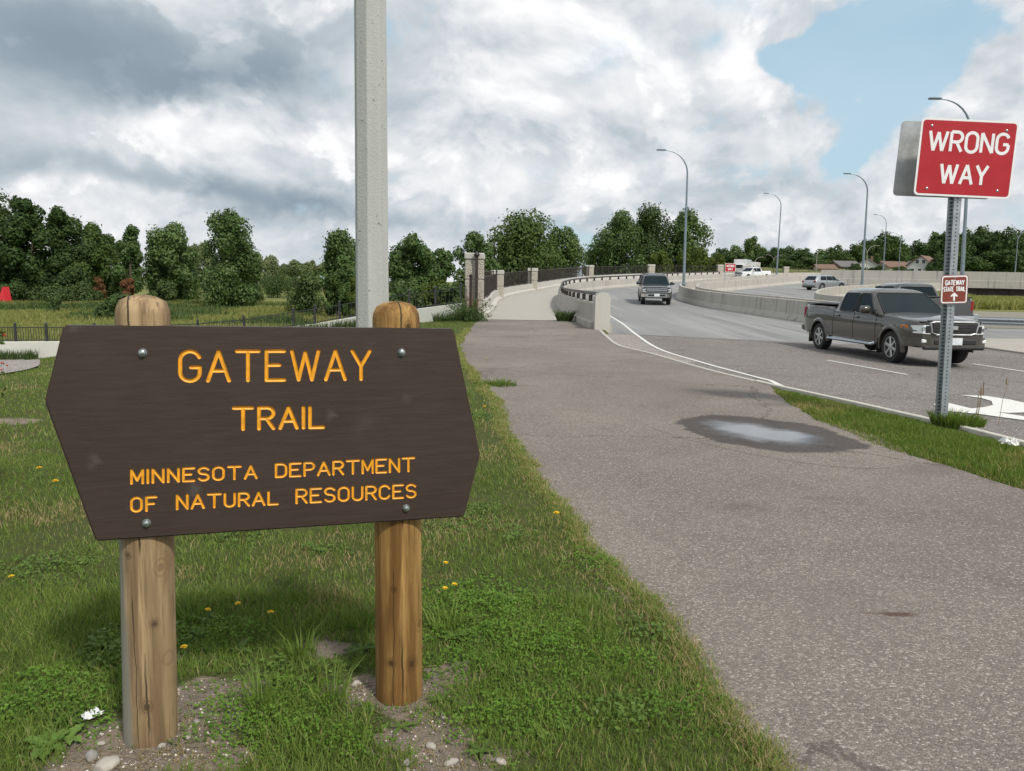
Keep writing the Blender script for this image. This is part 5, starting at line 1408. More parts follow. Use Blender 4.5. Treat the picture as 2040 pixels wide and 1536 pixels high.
vehicle('pickup_truck', 'black pickup with a bed topper and chrome grille driving towards the viewer', 'pickup truck', pickup_spec(m_black, 'bars', True, True, False), road_loc(9.35, 51.5), hd, 1.07, slope_pitch(9.35, 51.5, hd))
hd = rad(-150)
vehicle('pickup_truck', 'white crew cab pickup far up the ramp behind the curved barrier', 'pickup truck', pickup_spec(m_whitep, 'bars', False, False, False), road_loc(34.6, 112.5), hd, 1.03, slope_pitch(34, 110, hd))
hd = rad(92)
vehicle('pickup_truck', 'charcoal pickup facing away, mostly hidden behind the taupe pickup', 'pickup truck', pickup_spec(m_greyp, 'bars', False, True, False), road_loc(15.2, 30.2), hd, 1.08)
hd = rad(28)
vehicle('station_wagon', 'silver station wagon with roof rails driving away on the inner ramp', 'car', wagon_spec(m_silver), road_loc(31.5, 78.5), hd, 1.0, slope_pitch(31.5, 78.5, hd))
# two box trucks beyond the white pickup
for px, d, lb in ((1477, 150, 'small distant white box truck just left of the white pickup cab'), (1497, 165, 'distant white box truck showing above the white pickup roof')):
    q = at_y(px, 528, d); z0 = float(rampz(min(d, 150))) + .3
    t = thing('box_truck', lb, 'truck', (q.x, d, z0), rad(-120), 'box trucks far up the ramp')
    b = MB(); b.rbox((-1, 0, 1.9), (4.6, 2.3, 2.3), .05); b.build('cargo_box', m_whitep, t)
    b = MB(); b.rbox((2.1, 0, 1.35), (1.5, 2.0, 1.6), .15); b.build('cab', m_whitep, t)
    b = MB(); b.box((2.87, 0, 1.7), (.03, 1.7, .6)); b.build('windshield', m_glass, t)
    for xx in (2.2, -2.2):
        for s in (1, -1):
            b = MB(); b.lathe([(.2, -.12), (.42, -.12), (.42, .12), (.2, .12)], (xx, s * .95, .42), 'Y', 16); b.build('wheel', m_tyre, t)

# ------------------------------------------------------------------ houses beyond the interchange
def house(label, px, ytop, ybase, d, wpx, depth, wall_, roof_, gable_front=True, rz=0.0, chimney=False, porch=False):
    c0 = at_y(px, ybase, d); top_ = at_y(px, ytop, d); Wd2 = wpx / 1530 * d; H = top_.z - c0.z; eave = H * (.56 if gable_front else .6)
    t = thing('house', label, 'house', (c0.x, d, c0.z), rz); hw, hd_ = Wd2 / 2, depth / 2
    if not gable_front: hw, hd_ = hw, hd_
    b = MB()
    if gable_front:
        b.prism([(-hw, -hd_, -2), (hw, -hd_, -2), (hw, -hd_, eave), (0, -hd_, H - .15), (-hw, -hd_, eave)], (0, 0, 0), (0, depth, 0))
    else:
        b.prism([(-hw, -hd_, -2), (-hw, hd_, -2), (-hw, hd_, eave), (-hw, 0, H - .15), (-hw, -hd_, eave)], (0, 0, 0), (Wd2, 0, 0))
    b.build('wall', wall_, t); b = MB(); o_ = .45
    if gable_front:
        sl_ = (H - eave) / hw
        for s in (1, -1): b.prism([(0, -hd_ - o_, H), (s * (hw + o_), -hd_ - o_, eave - o_ * sl_), (s * (hw + o_), -hd_ - o_, eave - o_ * sl_ + .2), (0, -hd_ - o_, H + .22)], (0, 0, 0), (0, depth + 2 * o_, 0))
    else:
        sl_ = (H - eave) / hd_
        for s in (1, -1): b.prism([(-hw - o_, 0, H), (-hw - o_, s * (hd_ + o_), eave - o_ * sl_), (-hw - o_, s * (hd_ + o_), eave - o_ * sl_ + .2), (-hw - o_, 0, H + .22)], (0, 0, 0), (Wd2 + 2 * o_, 0, 0))
    rf = b.build('roof', roof_, t)
    if chimney: b = MB(); b.rbox((hw * .3, hd_ * .3, H + .1), (.7, .7, 1.6), .03); b.build('chimney', m_rb, rf)
    nw = 3 if Wd2 > 6 else 2
    for row in (1.1, 3.6):
        if row + 1.2 > H - (.5 if gable_front else H - eave): continue
        for k in range(nw if row < 2 else 2):
            x = (-1 + 2 * (k + .5) / (nw if row < 2 else 2)) * hw * (.85 if row < 2 else .5)
            b = MB(); b.box((x, -hd_ - .02, row + .55), (1.05, .06, 1.25)); w_ = b.build('window', m_white, t)
            b = MB(); b.box((x, -hd_ - .04, row + .55), (.85, .06, 1.05)); b.build('pane', m_hwin, w_)
    return t
house('small white gabled house with grey roof left of the tan bungalow', 1727, 516, 548, 232, 40, 9, m_hw, m_rd, True, rad(-28), True)
house('dark brown house partly hidden by trees, leftmost of the houses', 1680, 521, 548, 240, 44, 8, m_hb, m_rd, False, rad(10))
house('low tan roofed building beside the last stone pillar', 1640, 528, 548, 215, 32, 7, m_hw2, m_rb, False, rad(-5))
house('low tan bungalow with brown roof between two white houses', 1775, 522, 549, 235, 48, 9, m_hw2, m_rb, False, rad(8))
house('small white gabled house just left of the large white house', 1809, 521, 550, 242, 24, 8, m_hw, m_rd, True, rad(-20))
house('large white two storey house with a steep brown roof', 1840, 511, 551, 225, 46, 9, m_hw, m_rb, True, rad(-42), False)
# ------------------------------------------------------------------ trees
def quads_at(C, N, size, rng, aspect=.62, curl=0.0):
    """one leaf-shaped diamond per point C with normal N"""
    n = len(C); a = np.cross(N, rng.normal(size=(n, 3))); a /= np.linalg.norm(a, axis=1)[:, None] + 1e-9; b_ = np.cross(N, a)
    s = np.asarray(size).reshape(-1, 1); a = a * s; b_ = b_ * s * aspect
    V_ = np.stack([C - a, C - a * .1 + b_, C + a, C - a * .1 - b_], 1)
    V_[:, 2] += N * s * curl
    return V_.reshape(-1, 3), np.arange(4 * n).reshape(n, 4)
def crown_points(w, h, z0, nl, n, rng, shape='round', squash=1.0):
    """lumpy crown: leaves on the shells of many unequal lobes"""
    L = []
    for k in range(nl):
        f = (k + rng.uniform(0, 1)) / nl
        if shape == 'round': env = math.sin(PI * (.16 + .80 * f)) ** .6
        elif shape == 'column': env = .85 * (1 - .35 * abs(f - .45))
        elif shape == 'bush': env = math.cos(f * PI / 2 * .85) ** .6
        else: env = math.sin(PI * (.25 + .68 * f)) ** .5
        ang = rng.uniform(0, 2 * PI); rr = rng.uniform(.05, 1.0) ** .7 * .70 * env * w / 2 * 1.15
        lr = w * rng.uniform(.13, .25) * (1 - .25 * f)
        L.append((rr * math.cos(ang), rr * math.sin(ang), z0 + lr * .6 + f * (h - z0 - lr * 1.7), lr))
    L = np.array(L); wts = L[:, 3] ** 2; idx = rng.choice(nl, n, p=wts / wts.sum())
    d = rng.normal(size=(n, 3)); d[:, 2] = d[:, 2] + .15; d /= np.linalg.norm(d, axis=1)[:, None]
    rad_ = L[idx, 3:4] * (rng.uniform(.3, 1.0, (n, 1)) ** .45) * (1 + .22 * rng.normal(size=(n, 1)) * (rng.uniform(size=(n, 1)) < .25))
    C = L[idx, :3] + d * rad_ * np.array([[1, 1, 1.15 * squash]])
    N_ = d * .8 + rng.normal(size=(n, 3)) * .34; N_ /= np.linalg.norm(N_, axis=1)[:, None]
    return C, N_, L
def make_tree(name, label, cat, loc, w, h, mat_, seed, n=7000, leaf=.20, nl=26, shape='round', z0=None, group=None, trunk_r=None, trunk_vis=True):
    rng = np.random.default_rng(seed); t = thing(name, label, cat, loc, rng.uniform(0, 6), group); n = int(n * 1.5); leaf = leaf * .82
    z0 = h * .10 if z0 is None else z0
    C, N_, L = crown_points(w, h, z0, nl, n, rng, shape)
    V_, F_ = quads_at(C, N_, leaf * rng.uniform(.6, 1.35, n), rng, .65, .15)
    np_mesh('crown', V_, F_, mat_, t, attr=rng.uniform(size=n))
    b = MB(); tr = trunk_r or h * .022; rg = random.Random(seed)
    b.tube([(0, 0, -.5), (0, 0, 0), (rg.uniform(-.1, .1), rg.uniform(-.1, .1), h * .3), (rg.uniform(-.3, .3), rg.uniform(-.3, .3), h * .62)], [tr * 1.4, tr * 1.2, tr * .85, tr * .35], 8)
    for k in np.argsort(-L[:, 3])[:7]:
        e = Vector(L[k, :3]); s_ = Vector((0, 0, max(z0 * .8, e.z * .45))); b.tube([s_, s_.lerp(e, .5) + Vector((0, 0, .03 * h)), e], [tr * .5, tr * .3, tr * .1], 5)
    b.build('trunk', m_bark, t, smooth=True, angle=60)
    return t
def gz(x, y): return float(ground_z(x, y))
def tree_px(name, label, px0, px1, ytop, d, mat_, seed, **kw):
    """a tree that stands at distance d and fills the given part of the photograph"""
    x = at_y((px0 + px1) / 2, 560, d).x; w_ = (px1 - px0) / 1530 * d * 1.0; z = gz(x, d); h = at_y((px0 + px1) / 2, ytop, d).z - z
    return make_tree(name, label, kw.pop('cat', 'tree'), (x, d, z), w_ * kw.pop('fat', 1.2), h * 1.05, mat_, seed, **kw)
# left: dark wood edge
tree_px('broadleaf_tree', 'tallest dark tree cut by the left edge of the picture', -90, 62, 378, 98, m_tree1, 11, n=14000, leaf=.24, nl=46, shape='oval', z0=.2)
tree_px('broadleaf_tree', 'dark dense tree second from the left edge', 20, 112, 398, 95, m_tree1, 12, n=11000, leaf=.24, nl=36, shape='oval', z0=.2)
tree_px('broadleaf_tree', 'dark tree at the right shoulder of the left wood edge', 88, 168, 418, 97, m_tree1, 13, n=9500, leaf=.23, nl=32, shape='oval', z0=.2)
tree_px('broadleaf_tree', 'lighter small crowned tree peeking right of the dark left wood', 150, 222, 446, 125, m_tree2, 14, n=6500, leaf=.26, nl=26)
tree_px('broadleaf_tree', 'round green tree behind the reddish shrubs', 178, 250, 470, 128, m_tree2, 15, n=6500, leaf=.26, nl=26, shape='oval', z0=.3)
tree_px('broadleaf_tree', 'narrow dark tree left of the pair in the middle of the meadow edge', 228, 292, 452, 115, m_tree4, 16, fat=1.05, n=7500, leaf=.22, nl=26, shape='oval', z0=.3)
tree_px('broadleaf_tree', 'dark double topped tree left of the lone meadow tree', 285, 392, 448, 104, m_tree4, 17, fat=1.08, n=10500, leaf=.23, nl=34, shape='oval', z0=.2)
tree_px('broadleaf_tree', 'lone tall dark tree standing in the meadow', 400, 518, 424, 92, m_tree4, 18, fat=1.08, n=14000, leaf=.20, nl=46, shape='oval', z0=.15)
tree_px('broadleaf_tree', 'dense tree just left of the concrete light pole', 628, 730, 463, 84, m_tree4, 19, n=10000, leaf=.20, nl=34, shape='oval', z0=.3)
tree_px('broadleaf_tree', 'broad dark tree right of the concrete light pole', 775, 880, 475, 72, m_tree4, 20, n=12500, leaf=.18, nl=36, shape='oval', z0=.3)
tree_px('broadleaf_tree', 'small dark tree thinning to the right of the broad tree', 850, 912, 500, 74, m_tree4, 21, n=5000, leaf=.17, nl=22, shape='round')
tree_px('broadleaf_tree', 'airy tree rising behind the tall stone end pillar', 906, 982, 464, 84, m_tree4, 22, n=6500, leaf=.18, nl=24)
tree_px('broadleaf_tree', 'large full tree behind the first fence spans', 972, 1128, 424, 116, m_tree2, 23, n=15000, leaf=.25, nl=48)
tree_px('broadleaf_tree', 'lower tree spreading right of the large full tree', 1070, 1160, 455, 118, m_tree4, 24, n=8500, leaf=.24, nl=30)
tree_px('broadleaf_tree', 'leftmost dark tree of the big clump behind the tall lamp', 1172, 1290, 424, 150, m_tree4, 25, n=12500, leaf=.28, nl=38)
tree_px('broadleaf_tree', 'tallest dark tree in the middle of the big clump', 1240, 1352, 412, 154, m_tree1, 26, n=12500, leaf=.28, nl=38)
tree_px('broadleaf_tree', 'right hand dark tree of the big clump behind the lamp pole', 1320, 1412, 420, 152, m_tree4, 27, n=10500, leaf=.28, nl=32)
for k, (a_, b_, yt, d, m_, lb) in enumerate([(1276, 1345, 500, 140, m_tree5, 'light olive bushy tree in front of the dark clump, left of lamp'), (1335, 1420, 492, 138, m_tree5, 'light olive bushy tree in front of the dark clump, right of lamp'), (1400, 1448, 508, 142, m_tree5, 'small olive tree left of the small distant red sign'),
        (1160, 1195, 500, 170, m_tree3, 'pale small tree in the gap between the two big clumps')]):
    tree_px('bushy_tree', lb, a_, b_, yt, d, m_, 40 + k, n=6500, leaf=.24, nl=24, shape='bush', z0=.2)
# bushes in the meadow and along the embankment
bushes = [(565, 655, 540, 78, m_shrubd, 'dark green bush left of the light pole'), (640, 700, 536, 72, m_tree2, 'upright bush right in front of the pole tree'), (690, 722, 555, 66, m_tree5, 'olive bush hugging the left side of the pole'),
          (820, 905, 556, 66, m_tree5, 'light olive bush below the broad dark tree'), (770, 850, 572, 60, m_shrubd, 'dark low bush behind the railing right of the pole'), (868, 935, 562, 60, m_shrubd, 'dark bush left of the tall stone pillar'),
          (955, 1000, 500, 90, m_tree5, 'yellowish bush between the stone pillars'), (515, 590, 540, 150, m_shrubd, 'hazy green bush right of the lone meadow tree'), (470, 520, 560, 105, m_shrubd, 'low bush at the right foot of the lone tree'),
          (300, 345, 562, 100, m_shrubd, 'small shrub at the foot of the double topped tree'), (95, 125, 585, 72, m_shrubd, 'small dark shrub in the meadow above the board corner'),
          (185, 212, 552, 112, m_rust, 'reddish shrub, left one of the meadow pair'), (240, 272, 554, 110, m_rust, 'reddish shrub, right one of the meadow pair'), (-20, 60, 560, 92, m_shrubd, 'dark undergrowth bush at the left wood edge'), (60, 140, 565, 92, m_shrubd, 'dark undergrowth bush in the middle of the left wood edge'), (130, 190, 560, 94, m_shrubd, 'dark undergrowth bush at the right end of the left wood'),
          (340, 400, 560, 112, m_tree2, 'green bush between double topped tree and lone tree'), (205, 280, 585, 62, m_shrubd, 'low scrub behind the pale post top')]
for k, (a_, b_, yt, d, m_, lb) in enumerate(bushes):
    tree_px('bush', lb, a_, b_, yt, d, m_, 60 + k, n=3200, leaf=.16, nl=16, shape='bush', z0=.05, cat='bush', group='bushes of the meadow and embankment')
# far pale tree line on the left and the wood on the right, built from a few kinds copied
def kind_proto(seed, m_, shape, n=4200):
    return make_tree('far_tree', 'x', 'tree', (0, 0, 0), 9, 10, m_, seed, n=n, leaf=.34, nl=22, shape=shape, z0=.2)
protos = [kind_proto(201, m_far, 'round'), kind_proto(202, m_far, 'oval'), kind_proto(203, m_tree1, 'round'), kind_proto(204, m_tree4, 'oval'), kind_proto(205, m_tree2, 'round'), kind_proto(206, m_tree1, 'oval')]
used = set()
def far_tree(kind, px, wpx, ytop, d, label, group, zoff=0.0):
    p = protos[kind]
    t = p if kind not in used else copy_tree(p)
    used.add(kind)
    x = at_y(px, 550, d).x; z = gz(x, d) + zoff; h = at_y(px, ytop, d).z - z; w_ = wpx / 1530 * d
    t.location = (x, d, z); t.scale = (w_ / 9, w_ / 9, h / 10 * 1.02); t.rotation_euler = (0, 0, (px * 1.7) % 6.28)
    tag(t, label, 'tree', group)
rg = random.Random(5)
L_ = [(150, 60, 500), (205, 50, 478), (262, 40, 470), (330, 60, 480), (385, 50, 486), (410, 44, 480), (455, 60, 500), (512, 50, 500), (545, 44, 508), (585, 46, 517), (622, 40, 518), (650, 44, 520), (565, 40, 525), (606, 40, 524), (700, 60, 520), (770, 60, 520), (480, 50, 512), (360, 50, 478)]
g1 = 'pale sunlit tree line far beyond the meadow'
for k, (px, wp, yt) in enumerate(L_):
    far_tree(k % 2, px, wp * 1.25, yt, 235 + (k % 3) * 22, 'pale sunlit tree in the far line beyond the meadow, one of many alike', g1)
R_ = [(1432, 50, 493), (1462, 46, 488), (1500, 42, 470), (1498, 60, 494), (1535, 48, 492), (1572, 52, 490), (1600, 56, 494), (1632, 50, 496), (1664, 46, 488), (1694, 54, 486), (1720, 50, 476), (1748, 60, 462), (1776, 50, 470), (1800, 46, 488),
      (1828, 56, 480), (1856, 64, 462), (1884, 60, 460), (1915, 60, 458), (1942, 54, 450), (1972, 66, 462), (2004, 66, 452), (2036, 64, 458), (2066, 70, 455), (2100, 70, 460), (1590, 60, 500), (1650, 60, 504), (1700, 70, 498), (1520, 50, 504), (1880, 70, 476), (1950, 80, 474), (2020, 80, 474), (1770, 64, 484), (1460, 60, 502)]
g2 = 'dark wood behind the houses and the overpass'
for k, (px, wp, yt) in enumerate(R_):
    kd = (2, 3, 5, 4, 2, 5)[k % 6]
    if yt in (470, 450): kd = 4
    lb = {2: 'dark round tree of the wood beyond the interchange, one of many alike', 3: 'dark tall tree of the wood beyond the interchange, one of many alike', 5: 'very dark oval tree of the wood beyond the interchange', 4: 'lighter green tree of the wood beyond the interchange'}[kd]
    far_tree(kd, px, wp * 1.35, yt, 262 + (k % 4) * 12, lb, g2, -3)
for k, (px, wp, yt, d) in enumerate([(1610, 60, 512, 222), (1655, 50, 516, 250), (1702, 30, 524, 224), (1748, 26, 528, 222), (1795, 34, 530, 224), (1872, 44, 505, 215), (1905, 60, 498, 205), (1960, 70, 500, 210), (2010, 70, 496, 205), (2060, 70, 496, 205), (1560, 50, 516, 230), (1475, 44, 520, 215)]):
    far_tree((5, 4, 2)[k % 3], px, wp * 1.3, yt, d, 'tree standing among the distant houses below the wood, one of several alike' , 'trees among the distant houses', -2)

# ------------------------------------------------------------------ grass and ground plants
def blades(name, X, Y, H, Wd_, mat_, seed, lean=.5, attr=None, zf=None):
    rng = np.random.default_rng(seed); n = len(X); Z = (zf or ground_z)(X, Y) - .004
    ang = rng.uniform(0, 2 * PI, n); la = rng.uniform(0, 2 * PI, n); ln = rng.uniform(.1, 1, n) * lean * H
    base = np.stack([X, Y, Z], 1); sx = np.stack([np.cos(ang), np.sin(ang), 0 * ang], 1) * (Wd_ / 2)[:, None]
    ld = np.stack([np.cos(la), np.sin(la), 0 * la], 1)
    mid = base + ld * (ln * .35)[:, None]; mid[:, 2] += H * .58; tip = base + ld * ln[:, None]; tip[:, 2] += H
    V_ = np.stack([base - sx, base + sx, mid + sx * .75, mid - sx * .75, tip + sx * .12, tip - sx * .12], 1).reshape(-1, 3)
    i = np.arange(n)[:, None] * 6; F_ = np.concatenate([i + np.array([[0, 1, 2, 3]]), i + np.array([[3, 2, 4, 5]])], 0)
    a = attr if attr is not None else rng.uniform(size=n)
    o = np_mesh(name, V_, F_, mat_, attr=np.concatenate([a, a])); return tag(o, kind='stuff')
def hnoise(X, Y, s, seed=0):
    """smooth value noise in numpy"""
    r = np.random.default_rng(seed); T = r.uniform(size=(64, 64)); x, y = X * s, Y * s
    xi, yi = np.floor(x).astype(int), np.floor(y).astype(int); fx, fy = x - xi, y - yi; fx = fx * fx * (3 - 2 * fx); fy = fy * fy * (3 - 2 * fy)
    g = lambda a, b: T[a % 64, b % 64]
    return (g(xi, yi) * (1 - fx) + g(xi + 1, yi) * fx) * (1 - fy) + (g(xi, yi + 1) * (1 - fx) + g(xi + 1, yi + 1) * fx) * fy
def in_dirt(X, Y, k=1.0):
    d = np.zeros(len(X), bool)
    wx_ = (hnoise(X, Y, 6, 3) - .5) * .22; wy_ = (hnoise(X, Y, 6, 4) - .5) * .22
    for cx, cy, rx, ry in DIRT: d |= ((X + wx_ - cx) / (rx * k)) ** 2 + ((Y + wy_ - cy) / (ry * k)) ** 2 < 1
    return d
def scatter(n, y0, y1, side, seed, spread=.74):
    rng = np.random.default_rng(seed); Y = np.sqrt(rng.uniform(y0 * y0, y1 * y1, n)); X = rng.uniform(-spread, spread, n) * (Y + .6)
    if side == 'left': k = X < path_left(Y) + rng.normal(size=n) * .028
    else: k = (X > path_right(Y) + rng.normal(size=n) * .012) & (X < curb_x(Y) - .11) & (Y < VTIP)
    return X[k], Y[k], rng
def in_side(X, Y):
    from math import hypot
    cxp = sum(p[0] for p in SIDEPATH) / len(SIDEPATH); cyp = sum(p[1] for p in SIDEPATH) / len(SIDEPATH)
    inside = np.zeros(len(X), bool); j = len(SIDEPATH) - 1
    for i in range(len(SIDEPATH)):
        xi, yi = SIDEPATH[i]; xj, yj = SIDEPATH[j]
        c = ((yi > Y) != (yj > Y)) & (X < (xj - xi) * (Y - yi) / (yj - yi + 1e-9) + xi); inside ^= c; j = i
    return inside
def lawn(n, y0, y1, side, seed, hmin, hmax, wmin, wmax, mat_=None):
    X, Y, rng = scatter(n, y0, y1, side, seed)
    k = ~in_dirt(X, Y) | (rng.uniform(size=len(X)) < .03); k &= ~in_side(X, Y)
    bare = hnoise(X, Y, 1.6, 9) + .3 * hnoise(X, Y, 7, 10); k &= (bare > .30) | (rng.uniform(size=len(X)) < .35)
    X, Y = X[k], Y[k]; m = len(X)
    tuft = hnoise(X, Y, 2.3, 5) * .6 + hnoise(X, Y, 9, 6) * .4
    H = (hmin + (hmax - hmin) * rng.uniform(size=m) ** 1.6) * (.55 + .9 * tuft)
    dryp = hnoise(X, Y, 1.1, 7) * .6 + hnoise(X, Y, 5, 8) * .4
    edge = np.exp(-np.abs(X - path_left(Y)) / .16) if side == 'left' else np.exp(-np.abs(X - path_right(Y)) / .12) 
    a = rng.uniform(size=m) * .85; dry = rng.uniform(size=m) < np.clip((dryp - .52) * 2.4, .03, .6) + edge * .30; a[dry] = 1.0
    H = H * (1 - .35 * edge)
    if side == 'right': H = H * np.clip((curb_x(Y) - X - .06) / .35, .18, 1)
    return blades('grass', X, Y, H, rng.uniform(wmin, wmax, m), mat_ or m_grass, seed, .9, a)
lawn(150000, 1.5, 3.4, 'left', 1, .016, .060, .0020, .0044)
lawn(130000, 3.4, 6.5, 'left', 2, .016, .044, .0030, .0060)
lawn(85000, 6.5, 13, 'left', 3, .022, .048, .006, .011)
lawn(70000, 13, 31, 'left', 4, .03, .07, .013, .024, m_grassb)
lawn(480000, 4.5, 11.5, 'right', 5, .03, .085, .005, .009, m_grassb)
rng = np.random.default_rng(29); n = 60000; Y = 1.4 + 22 * rng.uniform(size=n) ** 1.8; X = path_left(Y) + rng.normal(size=n) * .035 - .005
blades('grass', X, Y, .012 + .03 * rng.uniform(size=n) ** 1.5 + .001 * Y, .0022 + .0006 * Y * rng.uniform(.6, 1.2, n), m_grass, 30, 1.3, np.where(rng.uniform(size=n) < .35, 1.0, rng.uniform(size=n) * .85))
# longer grass along the foot of the low wall and around the pillar
rng = np.random.default_rng(31); n = 9000; q = rng.uniform(-120, 930, n)
Xw, Yw = np.array([wl_(float(v))[0] + ox for v in q]), np.array([wl_(float(v))[1] + oy for v in q]) - .2 - rng.uniform(0, .35, n)
k = (hnoise(Xw, Yw, .8, 12) > .3); blades('grass', Xw[k], Yw[k], rng.uniform(.1, .45, n)[k], rng.uniform(.015, .03, n)[k], m_shrubd, 32, .5)
# meadow
n = 230000; Y = np.sqrt(rng.uniform(33 ** 2, 105 ** 2, n)); X = rng.uniform(-.8, .02, n) * Y
k = (X < np.interp(Y, PWy, PWx) - 3); X, Y = X[k], Y[k]; mm = len(X); hn = hnoise(X, Y, .12, 21)
blades('meadow_grass', X, Y, (.15 + .5 * rng.uniform(size=mm)) * (.5 + hn), .03 + .0012 * Y * rng.uniform(.5, 1.2, mm), m_mead, 34, .6)
k = (hnoise(X, Y, .09, 22) * .6 + hnoise(X, Y, .3, 23) * .4 > .52) & (Y > 52)
Xs, Ys = X[k], Y[k]; mm = len(Xs); blades('meadow_scrub', Xs, Ys, .2 + .7 * rng.uniform(size=mm) ** 2, .06 + .10 * rng.uniform(size=mm), m_shrubd, 35, .9)
# grass bank under the overpass
n = 50000; Y = rng.uniform(42, 78, n); X = rng.uniform(.46, .72, n) * Y; blades('bank_grass', X, Y, rng.uniform(.15, .6, n), rng.uniform(.05, .12, n), m_mead, 36, .7, zf=lambda x, y: ground_z(x, y))
# clover and parsley-like ground cover
def cover(name, spots, dens, size, mat_, seed, hh=.06):
    rng = np.random.default_rng(seed); CX = []
    for cx, cy, rx, ry in spots:
        m = int(dens * rx * ry * PI); a = rng.uniform(0, 2 * PI, m); r_ = rng.uniform(size=m) ** .62 * 1.25 * (1 + .30 * np.sin(3 * a + cx * 9) + .18 * np.sin(7 * a + cy * 5)); x, y = cx + rx * r_ * np.cos(a), cy + ry * r_ * np.sin(a)
        z = rng.uniform(size=m) ** .7 * hh * (1.15 - .8 * np.clip(r_, 0, 1.2) ** 2) * (.4 + 1.1 * hnoise(x, y, 14, seed)); k = (x < path_left(y) + .03) | (cy > 50); CX.append(np.stack([x, y, np.maximum(z, .004) + 0], 1)[k])
    C = np.concatenate(CX); n = len(C); C[:, 2] += ground_z(C[:, 0], C[:, 1]); N_ = rng.normal(size=(n, 3)) * .45 + np.array([0, -.1, 1.0]); N_ /= np.linalg.norm(N_, axis=1)[:, None]
    V_, F_ = quads_at(C, N_, size * rng.uniform(.6, 1.3, n), rng, .6, -.12); o = np_mesh(name, V_, F_, mat_, attr=rng.uniform(size=n)); return tag(o, kind='stuff')
def g0(px, py): p = at_z(px, py, 0); return p.x, p.y
cs = []
for px, py, rx, ry in ((490, 1440, .26, .17), (600, 1450, .25, .18), (560, 1380, .22, .12), (700, 1495, .16, .10), (1000, 1250, .42, .42), (1100, 1300, .30, .30), (950, 1200, .30, .30), (1060, 1420, .24, .16), (980, 1450, .18, .12), (1180, 1120, .16, .22), (1230, 1130, .08, .10), (940, 1330, .20, .16), (60, 1420, .34, .18), (90, 1380, .25, .2), (420, 1270, .24, .2), (1320, 1420, .16, .12), (1400, 1395, .10, .08), (1250, 1330, .16, .14), (660, 1330, .16, .16), (560, 1300, .22, .2), (250, 1330, .25, .15)):
    x, y = g0(px, py); cs.append((x, y, rx, ry))
cs = [c for i_, c in enumerate(cs) if i_ not in (18, 19, 20)]
cover('clover', cs, 8500, .0070, m_clover, 51, .045)
cs2 = []
for k in range(60):
    x, y = rng.uniform(-3.4, .6), rng.uniform(2.4, 9); cs2.append((x, y, rng.uniform(.06, .25), rng.uniform(.06, .25)))
cs2 = [c for c in cs2 if c[0] < float(path_left(c[1])) - .1]
cover('clover_patches', cs2[:34], 3600, .011, m_weed, 52, .04)
# broad leaved weeds, each a plant of its own
def leafy_weed(name, label, loc, nleaf, L, mat_, seed, wide=.30, up=.5, group='broad leaved weeds in the lawn', wavy=True):
    rg = random.Random(seed); t = thing(name, label, 'weed', loc, rg.uniform(0, 6), group); b = MB()
    for k in range(nleaf):
        a = 2 * PI * k / nleaf + rg.uniform(-.4, .4); ll = L * rg.uniform(.6, 1.1); el = up * rg.uniform(.4, 1.3); N = 7; vs = []
        d = Vector((math.cos(a), math.sin(a), 0)); s_ = Vector((-d.y, d.x, 0))
        for i in range(N + 1):
            f = i / N; p = d * (ll * f) + Vector((0, 0, ll * (el * f - el * .75 * f * f))); wd_ = ll * wide * math.sin(PI * min(f * .9 + .08, 1)) * (1 + (.28 if i % 2 else -.22) * (1 if wavy else 0)) * .5
            vs += [p - s_ * wd_ + Vector((0, 0, wd_ * .35)), p + Vector((0, 0, 0)), p + s_ * wd_ + Vector((0, 0, wd_ * .35))]
        b.add(vs, [(i * 3 + j, i * 3 + j + 1, (i + 1) * 3 + j + 1, (i + 1) * 3 + j) for i in range(N) for j in range(2)])
    b.build('leaves', mat_, t, smooth=True, fix=False); return t
weeds = [(95, 1495, 7, .10, 'broad light leaved weed at the bottom left by the white stones'), (138, 1478, 5, .075, 'small light leaved weed nearest the pale post'), (1070, 1465, 6, .055, 'pale green lobed weed among the grass near the bottom right'), (1120, 1450, 5, .045, 'small pale lobed weed beside the larger one'),
         (905, 1275, 9, .085, 'jagged dandelion rosette right of the amber post'), (60, 1410, 8, .10, 'dandelion rosette left of the pale post'), (130, 1440, 7, .08, 'flat weed rosette near the crumpled paper'), (880, 1400, 8, .06, 'weed leaning on the foot of the amber post'), (560, 1330, 8, .07, 'weed rosette between the posts'),
         (720, 1300, 8, .07, 'weed rosette left of the amber post'), (800, 1455, 6, .06, 'small weed in the bare soil below the amber post'), (960, 1505, 7, .07, 'weed by the grey stone at the bottom'), (480, 1300, 7, .07, 'weed rosette right of the pale post'), (200, 1290, 8, .09, 'dark weed rosette in the sign shadow'), (1010, 1340, 7, .07, 'weed in the clover right of the amber post')]
for k, (px, py, nl_, L, lb) in enumerate(weeds):
    x, y = g0(px, py); leafy_weed('weed', lb, (x, y, .01), nl_, L, m_weed if k > 3 else leaf_mat('light_weed_leaves', (.14, .23, .05), (.20, .32, .08), None, .45, .3, 3) if k == 0 else (bpy.data.materials.get('light_weed_leaves') or m_weed), 300 + k, .42 if k < 4 else .26)
